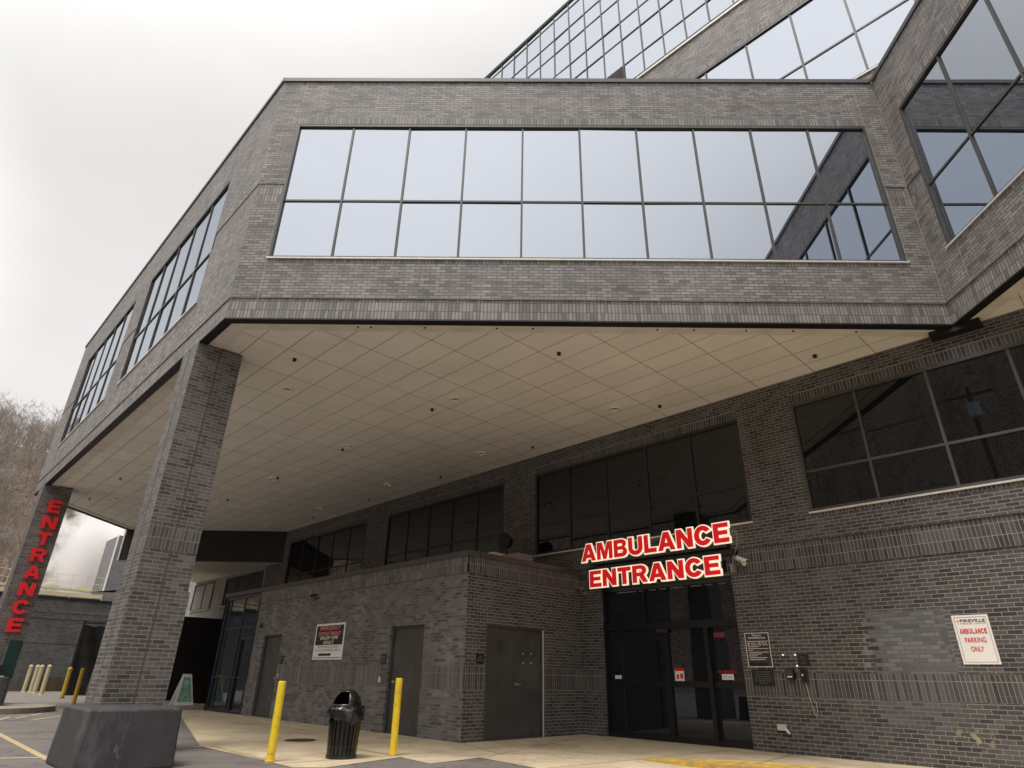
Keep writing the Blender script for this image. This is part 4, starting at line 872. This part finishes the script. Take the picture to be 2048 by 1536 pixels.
# sandwich board
sb = thing('sandwich_board', W(-25.6, 9.0, .14), 'white framed green A-board standing left of the glass entrance', 'board')
cx_, cy_ = W(-25.5, 8.75)[:2]; o = Vector((cx_, cy_, .14)); u = UA; n_ = US
def slab(mb, p0, p1, wd, th, side):
    mb.face([p0 - u * wd / 2, p0 + u * wd / 2, p1 + u * wd / 2 * .8, p1 - u * wd / 2 * .8]);
for sgn in (1, -1):
    mb = MB(); p0 = o + n_ * .26 * sgn; p1 = o + Z3 * .98 + n_ * .03 * sgn
    q = [p0 - u * .32, p0 + u * .32, p1 + u * .14, p1 - u * .14]; nn = (n_ * .95 + Z3 * .25 * sgn) * sgn
    back_ = [x - nn * .03 for x in q]; mb.face(q); mb.face(back_[::-1])
    for k in range(4): mb.face([q[k], back_[k], back_[(k + 1) % 4], q[(k + 1) % 4]])
    f_ = mb.build('frame', WHITE, sb)
    if sgn > 0:
        mb = MB(); cc = sum(q, Vector()) / 4; qq = [cc + (x - cc) * .8 + nn * .004 for x in q]; mb.face(qq); mb.build('poster', SANDG, f_)
        mb = MB(); mb.cyl(cc + Z3 * .22 - n_ * .045 + nn * .008, cc + Z3 * .22 - n_ * .045 + nn * .014, .085, n=20); mb.build('disc', mat('disc_pale', (.35, .62, .6), .5), f_)
# manhole
mb = MB(); mb.lathe((-4.35, 14.1, za), [(0, .006), (.26, .006), (.27, .003), (.30, .008), (.31, .001)], 36); tag(mb.build('manhole_cover', mat('cast_iron', (.045, .038, .032), .7, var=.4, vscale=20, bump=.004, bscale=30)), 'round brown manhole cover in the concrete apron', 'manhole cover')

# ================================================================== BACKGROUND
bw = thing('boundary_wall', W(-48, 9, 0), 'long grey brick boundary wall with a navy coping behind the cream bollards', 'wall')
FBk = Fr(W(-48, 0), UA, US)
mb = MB(); mb.quad(FBk, -16, 13.5, 0, 5.05, 0, 0); mb.quad(FBk, -16, 13.5, 4.3, 4.62, .02, 0)
mb.box(FBk, -16, 13.5, 3.92, 3.97, 0, .02, 1); mb.box(FBk, -16, 13.5, 2.55, 2.58, 0, .01, 1)
mb.build('brickwork', [brick_mat('brick_back', (.085, .083, .084), (.13, .127, .125), (.11, .107, .10)), COPING], bw)
mb = MB(); mb.box(FBk, -16, 13.5, 5.05, 5.18, -.35, .06); mb.build('coping', mat('navy_coping', (.012, .014, .03), .4), bw)
mb = MB(); mb.box(FBk, 7.6, 13.5, 0, .75, .0, .35); mb.build('mossy_ledge', MOSS, bw)
gt = thing('gate', W(-40, 8.7, 0), 'tall black gate with sheeting and a white notice in front of the boundary wall', 'gate')
FG = Fr(W(-40, 0), UA, US)
mb = MB(); mb.box(FG, 8.0, 8.1, 0, 3.5, -.05, .05); mb.box(FG, 9.15, 9.2, 0, 3.3, -.05, .04); mb.box(FG, 8.1, 10.6, 3.36, 3.42, -.04, .04); mb.box(FG, 8.1, 10.6, .02, .08, -.03, .03); mb.build('frame', mat('gate_steel', (.025, .026, .03), .4), gt)
mb = MB(); 
for k in range(20):
    for j in range(14):
        def gp(i_, j_): return FG.p(8.1 + 2.5 * i_ / 20, .08 + (3.17 if i_ > 0 else 3.22) * j_ / 14 + (.04 * math.sin(i_ * 1.3) if j_ == 14 else 0), .03 * math.sin(i_ * .9 + j_ * .5) + .02 * math.sin(j_ * 1.7))
        mb.face([gp(k, j), gp(k + 1, j), gp(k + 1, j + 1), gp(k, j + 1)], smooth=True)
mb.build('sheeting', mat('black_sheet', (.012, .012, .013), .5), gt, weld=True)
mb = MB(); mb.box(FG, 9.22, 9.52, 1.55, 2.35, .07, .09); gn = mb.build('notice', WHITE, gt); mb = MB()
for z in (2.0, 1.8): mb.box(FG, 9.32, 9.42, z, z + .06, .09, .094)
mb.build('mark', SIGNG, gn)
mb = MB(); mb.cyl(FG.p(9.0, 0, .1), FG.p(9.05, 1.25, .1), .035, n=10); mb.build('latch_post', mat('post_grey', (.12, .12, .13), .5), gt)

ct = thing('cooling_tower', W(-60, 8, 0), 'cream steel cooling tower deck with cross bracing above the boundary wall', 'cooling tower')
FT = Fr(W(-60, 0), UA, US)
mb = MB(); mb.box(FT, -14, 12.75, 0, 6.25, -8, -.15); mb.build('louvre_wall', DARKL, ct)
mb = MB(); mb.box(FT, -14, 12.75, 6.28, 6.55, -.3, .1); mb.box(FT, -14, 12.75, 6.72, 6.86, -.3, .05); mb.build('deck_beam', CREAMST, ct)
us = [-14 + 2.23 * k for k in range(13)]
for u in us: mb = MB(); mb.box(FT, u - .07, u + .07, 0, 6.28, -.1, .05); mb.build('post', CREAMST, ct)
mb = MB()
for a, b in zip(us[:-1], us[1:]):
    mb.cyl(FT.p(a, 3.6, 0), FT.p(b, 6.2, 0), .02, n=6); mb.cyl(FT.p(a, 6.2, 0), FT.p(b, 3.6, 0), .02, n=6)
mb.build('bracing', mat('galvanised', (.35, .35, .36), .4, .6), ct)
mb = MB()
for k in range(27): u = -14 + k * 1.02; mb.cyl(FT.p(u, 6.8, -.2), FT.p(u, 7.9, -.2), .018, n=6)
for z in (7.35, 7.9): mb.cyl(FT.p(-14, z, -.2), FT.p(12.7, z, -.2), .018, n=6)
mb.build('railing', CREAMST, ct)
for k, u in enumerate((8.9, 11.0)):
    mb = MB(); mb.box(FT, u, u + .9, 6.86, 7.05, -1.2, -.3); mb.build('hatch', CREAMST, ct)
pt = thing('clad_shaft', W(-61, 14, 0), 'grey metal clad shaft with pale edges rising right of the cooling tower', 'shaft')
FP = Fr(W(-61, 0), UA, US)
mb = MB(); mb.box(FP, 12.95, 16.6, 0, 11.5, -4, 0)
for k in range(12): mb.box(FP, 13.1 + k * .28, 13.16 + k * .28, 0, 11.4, 0, .03)
mb.build('cladding', STEELG, pt); mb = MB(); mb.box(FP, 12.87, 12.97, 0, 11.5, -.1, .05); mb.box(FP, 14.35, 14.43, 0, 11.5, .03, .06); mb.build('edge_trim', SIGNW, pt)

# hills: a ring of slope to the left and behind
def sky_el(az):      # skyline elevation (degrees) by azimuth, degrees
    pts = [(-200, 16), (-185, 20), (-165, 26), (-150, 29.5), (-130, 31), (-110, 29), (-90, 22), (-65, 16.5), (-45, 15.2), (-38, 15.8), (-25, 14), (-5, 9), (20, 4)]
    xs, ys = zip(*pts); return float(np.interp(az, xs, ys))
def hill_z(az, r):
    r0 = float(np.interp(az, [-200, -150, -100, -60, -40, 20], [42, 40, 46, 75, 88, 110])); r1 = float(np.interp(az, [-200, -150, -100, -60, -40, 20], [135, 130, 135, 175, 185, 200]))
    t = (r - r0) / (r1 - r0)
    Hh = math.tan(math.radians(sky_el(az))) * r1
    if t <= 0: return -.4
    k = min(t, 1.0); z = Hh * (k ** 1.15) if t <= 1 else Hh + (t - 1) * 2
    z += (math.sin(az * .31 + r * .05) + math.sin(az * .13 - r * .08)) * 1.2 * min(1, k * 3)
    return z
hm = MB(); azs = np.arange(-200, 20.1, 2.0); rs = [36, 42, 46, 52, 58, 66, 74, 82, 92, 102, 114, 126, 138, 150, 165, 180, 200, 240]
grid = [[Vector((math.sin(D(a)) * r, math.cos(D(a)) * r, hill_z(a, r))) for r in rs] for a in azs]
for i in range(len(azs) - 1):
    for j in range(len(rs) - 1): hm.face([grid[i][j], grid[i][j + 1], grid[i + 1][j + 1], grid[i + 1][j]], smooth=True)
ho = hm.build('hillside', LITTER, weld=True); tag(ho, 'steep brown hillside of fallen leaves behind and around the lot', 'hill', kind='structure')

def tree_arrays(rg, h, twigs=1.0, flare=1.0):
    """bare tree as tapered 3-sided limbs and thin blades -> verts, tris"""
    V = []; T = []
    def limb(p, q, r0, r1):
        ax = q - p; ax = ax / (np.linalg.norm(ax) + 1e-9); t = np.cross(ax, [.3, .9, .1]); t /= np.linalg.norm(t); b = np.cross(ax, t); i = len(V)
        for c, r in ((p, r0), (q, r1)):
            for k in range(3): an = k * 2.0944; V.append(c + (t * math.cos(an) + b * math.sin(an)) * r)
        for k in range(3): l = (k + 1) % 3; T.append((i + k, i + l, i + 3 + l)); T.append((i + k, i + 3 + l, i + 3 + k))
    def blade(p, q, r):
        ax = q - p; t = np.cross(ax, rg.normal(size=3)); t /= (np.linalg.norm(t) + 1e-9); i = len(V); V.extend((p - t * r, p + t * r, q)); T.append((i, i + 1, i + 2))
    p = np.zeros(3); d = np.array([rg.normal() * .05, rg.normal() * .05, 1.0]); r = h * .012; nseg = 6; step = h * .82 / nseg; nodes = []
    for k in range(nseg):
        q = p + d * step; r1 = r * .78; limb(p, q, r, r1); nodes.append((p, q, r)); p = q; r = r1; d = d + rg.normal(size=3) * .07; d /= np.linalg.norm(d)
    for k in range(int(15 * twigs)):
        ni = min(nseg - 1, 1 + int(rg.random() ** .8 * (nseg - 1))); a, b, rr = nodes[ni]; f = rg.random(); s = a + (b - a) * f
        an = rg.random() * 6.283; up = .5 + rg.random() * .7; dd = np.array([math.cos(an) * flare, math.sin(an) * flare, up]); dd /= np.linalg.norm(dd)
        L = h * (.34 - .035 * ni) * (.6 + .6 * rg.random()); e = s + dd * L * .55; e2 = e + (dd + np.array([0, 0, .35]) + rg.normal(size=3) * .15) * L * .5
        limb(s, e, rr * .45, rr * .25); limb(e, e2, rr * .25, rr * .08)
        for m in range(int(12 * twigs)):
            f = .25 + .75 * rg.random(); s2 = s + (e - s) * f * 1.0 if rg.random() < .4 else e + (e2 - e) * rg.random()
            t2 = dd * .6 + rg.normal(size=3) * .55 + np.array([0, 0, .3]); t2 /= np.linalg.norm(t2); l2 = L * (.18 + .22 * rg.random()); q2 = s2 + t2 * l2; blade(s2, q2, h * .0017)
            for _ in range(2): t3 = t2 + rg.normal(size=3) * .6; blade(s2 + t2 * l2 * rg.random(), q2 + t3 * l2 * .6, h * .0011)
    return np.array(V), np.array(T)
variants = [tree_arrays(np.random.default_rng(k), 12.0) for k in range(7)]
def mesh_np(name, V, T, m):
    me = bpy.data.meshes.new(name); me.vertices.add(len(V)); me.vertices.foreach_set('co', V.astype(np.float32).ravel())
    me.loops.add(T.size); me.loops.foreach_set('vertex_index', T.astype(np.int32).ravel()); me.polygons.add(len(T)); me.polygons.foreach_set('loop_start', np.arange(0, T.size, 3, dtype=np.int32)); me.polygons.foreach_set('loop_total', np.full(len(T), 3, dtype=np.int32))
    me.update(calc_edges=True); me.materials.append(m); o = bpy.data.objects.new(name, me); COL.objects.link(o); return o
def wood_block(spec):
    VV = []; TT = []; off = 0
    for az, r, sc_ in spec:
        V, T = variants[rng.integers(len(variants))]; th = rng.random() * 6.283; c_, s_ = math.cos(th), math.sin(th)
        Rz = np.array([[c_, -s_, 0], [s_, c_, 0], [0, 0, 1]]); P_ = (V * sc_) @ Rz.T + np.array([math.sin(D(az)) * r, math.cos(D(az)) * r, hill_z(az, r) - .3])
        VV.append(P_); TT.append(T + off); off += len(V)
    return np.concatenate(VV), np.concatenate(TT)
spec = []
for k in range(1500):      # visible slope, left
    az = -49 + rng.random() * 19; r = 90 + 100 * rng.random() ** .75; spec.append((az, r, .45 + .35 * rng.random()))
for k in range(110): spec.append((-50 + rng.random() * 20, 180 + rng.random() * 8, .7 + .35 * rng.random()))
for k in range(620):
    az = -190 + rng.random() * 140; r = 52 + 82 * rng.random() ** .8; spec.append((az, r, .75 + .6 * rng.random()))
V, T = wood_block(spec)
wo = mesh_np('woodland', V, T, BARK); tag(wo, 'bare leafless winter woodland covering the hillside', 'woodland', kind='stuff')
# a few evergreens low on the slope
def evergreen(az, r, h, lb):
    x, y = math.sin(D(az)) * r, math.cos(D(az)) * r; z = hill_z(az, r) - .2; t_ = thing('evergreen_tree', (x, y, z), lb, 'tree', 'evergreens on the hillside')
    mb = MB(); mb.cyl((x, y, z), (x, y, z + h * .9), h * .02, h * .004, n=8); mb.build('trunk', BARK, t_)
    mb = MB(); g_ = np.random.default_rng(int(abs(az) * 10 + r))
    for k in range(900):
        t = g_.random() ** .7; rr = h * .28 * (1 - t) * (.35 + .65 * g_.random()) + .1; an = g_.random() * 6.283; p = Vector((x + rr * math.cos(an), y + rr * math.sin(an), z + h * (.12 + .88 * t)))
        q = Vector(g_.normal(size=3)).normalized() * h * .035; q2 = Vector(g_.normal(size=3)).normalized() * h * .03; mb.face([p - q, p + q2, p + q])
    mb.build('crown', GREEN, t_)
evergreen(-43.2, 112, 6.5, 'small evergreen low on the left hillside'); evergreen(-41.0, 118, 5, 'squat evergreen beside the far column on the hillside')
evergreen(-139, 92, 14, 'tall evergreen on the slope behind the viewpoint seen in the glass'); evergreen(-153, 96, 13, 'evergreen on the rear slope mirrored in the left pane')

# steam
sm = MB()
bm = bmesh.new(); bmesh.ops.create_icosphere(bm, subdivisions=3, radius=1)
me = bpy.data.meshes.new('steam'); bm.to_mesh(me); bm.free()
so = bpy.data.objects.new('steam', me); COL.objects.link(so); so.location = W(-69, 13.9, 10.6); so.scale = (5.6, 5.6, 6.2)
tag(so, 'white steam plume rising behind the cooling tower', 'steam', kind='stuff')
m = bpy.data.materials.new('steam_volume'); m.use_nodes = True; t = m.node_tree; t.nodes.clear(); L = t.links.new
o_ = N(t, 'ShaderNodeOutputMaterial'); pv = N(t, 'ShaderNodeVolumePrincipled', inp={'Color': (1, .99, .985, 1), 'Anisotropy': 0.0}); tcn = N(t, 'ShaderNodeTexCoord')
nz = N(t, 'ShaderNodeTexNoise', inp={'Scale': 2.1, 'Detail': 9.0, 'Roughness': .62, 'Distortion': .6}); L(tcn.outputs['Object'], nz.inputs['Vector'])
ln = N(t, 'ShaderNodeVectorMath', operation='LENGTH'); L(tcn.outputs['Object'], ln.inputs[0])
sbm = N(t, 'ShaderNodeMath', operation='MULTIPLY_ADD'); sbm.inputs[1].default_value = -.36; L(ln.outputs['Value'], sbm.inputs[0]); L(nz.outputs['Fac'], sbm.inputs[2])
rg_ = N(t, 'ShaderNodeMapRange', inp={'From Min': .20, 'From Max': .25, 'To Min': 0.0, 'To Max': .7}); L(sbm.outputs[0], rg_.inputs['Value']); L(rg_.outputs[0], pv.inputs['Density']); L(pv.outputs[0], o_.inputs['Volume'])
me.materials.append(m)

# things behind the viewpoint that only the glass shows
up_ = thing('utility_pole', (-30, -14, 0), 'wooden utility pole with a pale transformer mirrored in the dark windows', 'utility pole')
px, py = -18.2, -10.6; up_.location = (px, py, 0)
mb = MB(); mb.cyl((px, py, 0), (px, py, 18.6), .19, .13, n=12); mb.build('post', WOOD, up_)
mb = MB(); fr = Fr((px, py, 0), US, UA); mb.box(fr, -1.3, 1.3, 18.0, 18.15, -.07, .07); mb.build('crossarm', WOOD, up_)
mb = MB(); mb.cyl(fr.p(.1, 16.4, .45), fr.p(.1, 17.3, .45), .34, n=18); mb.build('transformer', mat('transformer', (.55, .58, .6), .4), up_)
mb = MB()
for q in (-1.1, 0, 1.1):
    pts = [fr.p(q, 18.2, 0) + US * (d_) + Z3 * (-.9 + .9 * ((abs(d_) - 20) / 20) ** 2) for d_ in np.linspace(-40, 40, 17)]
    mb.tube(pts, .018, 4)
mb.build('wire', BLACK, up_)
print('scene built')
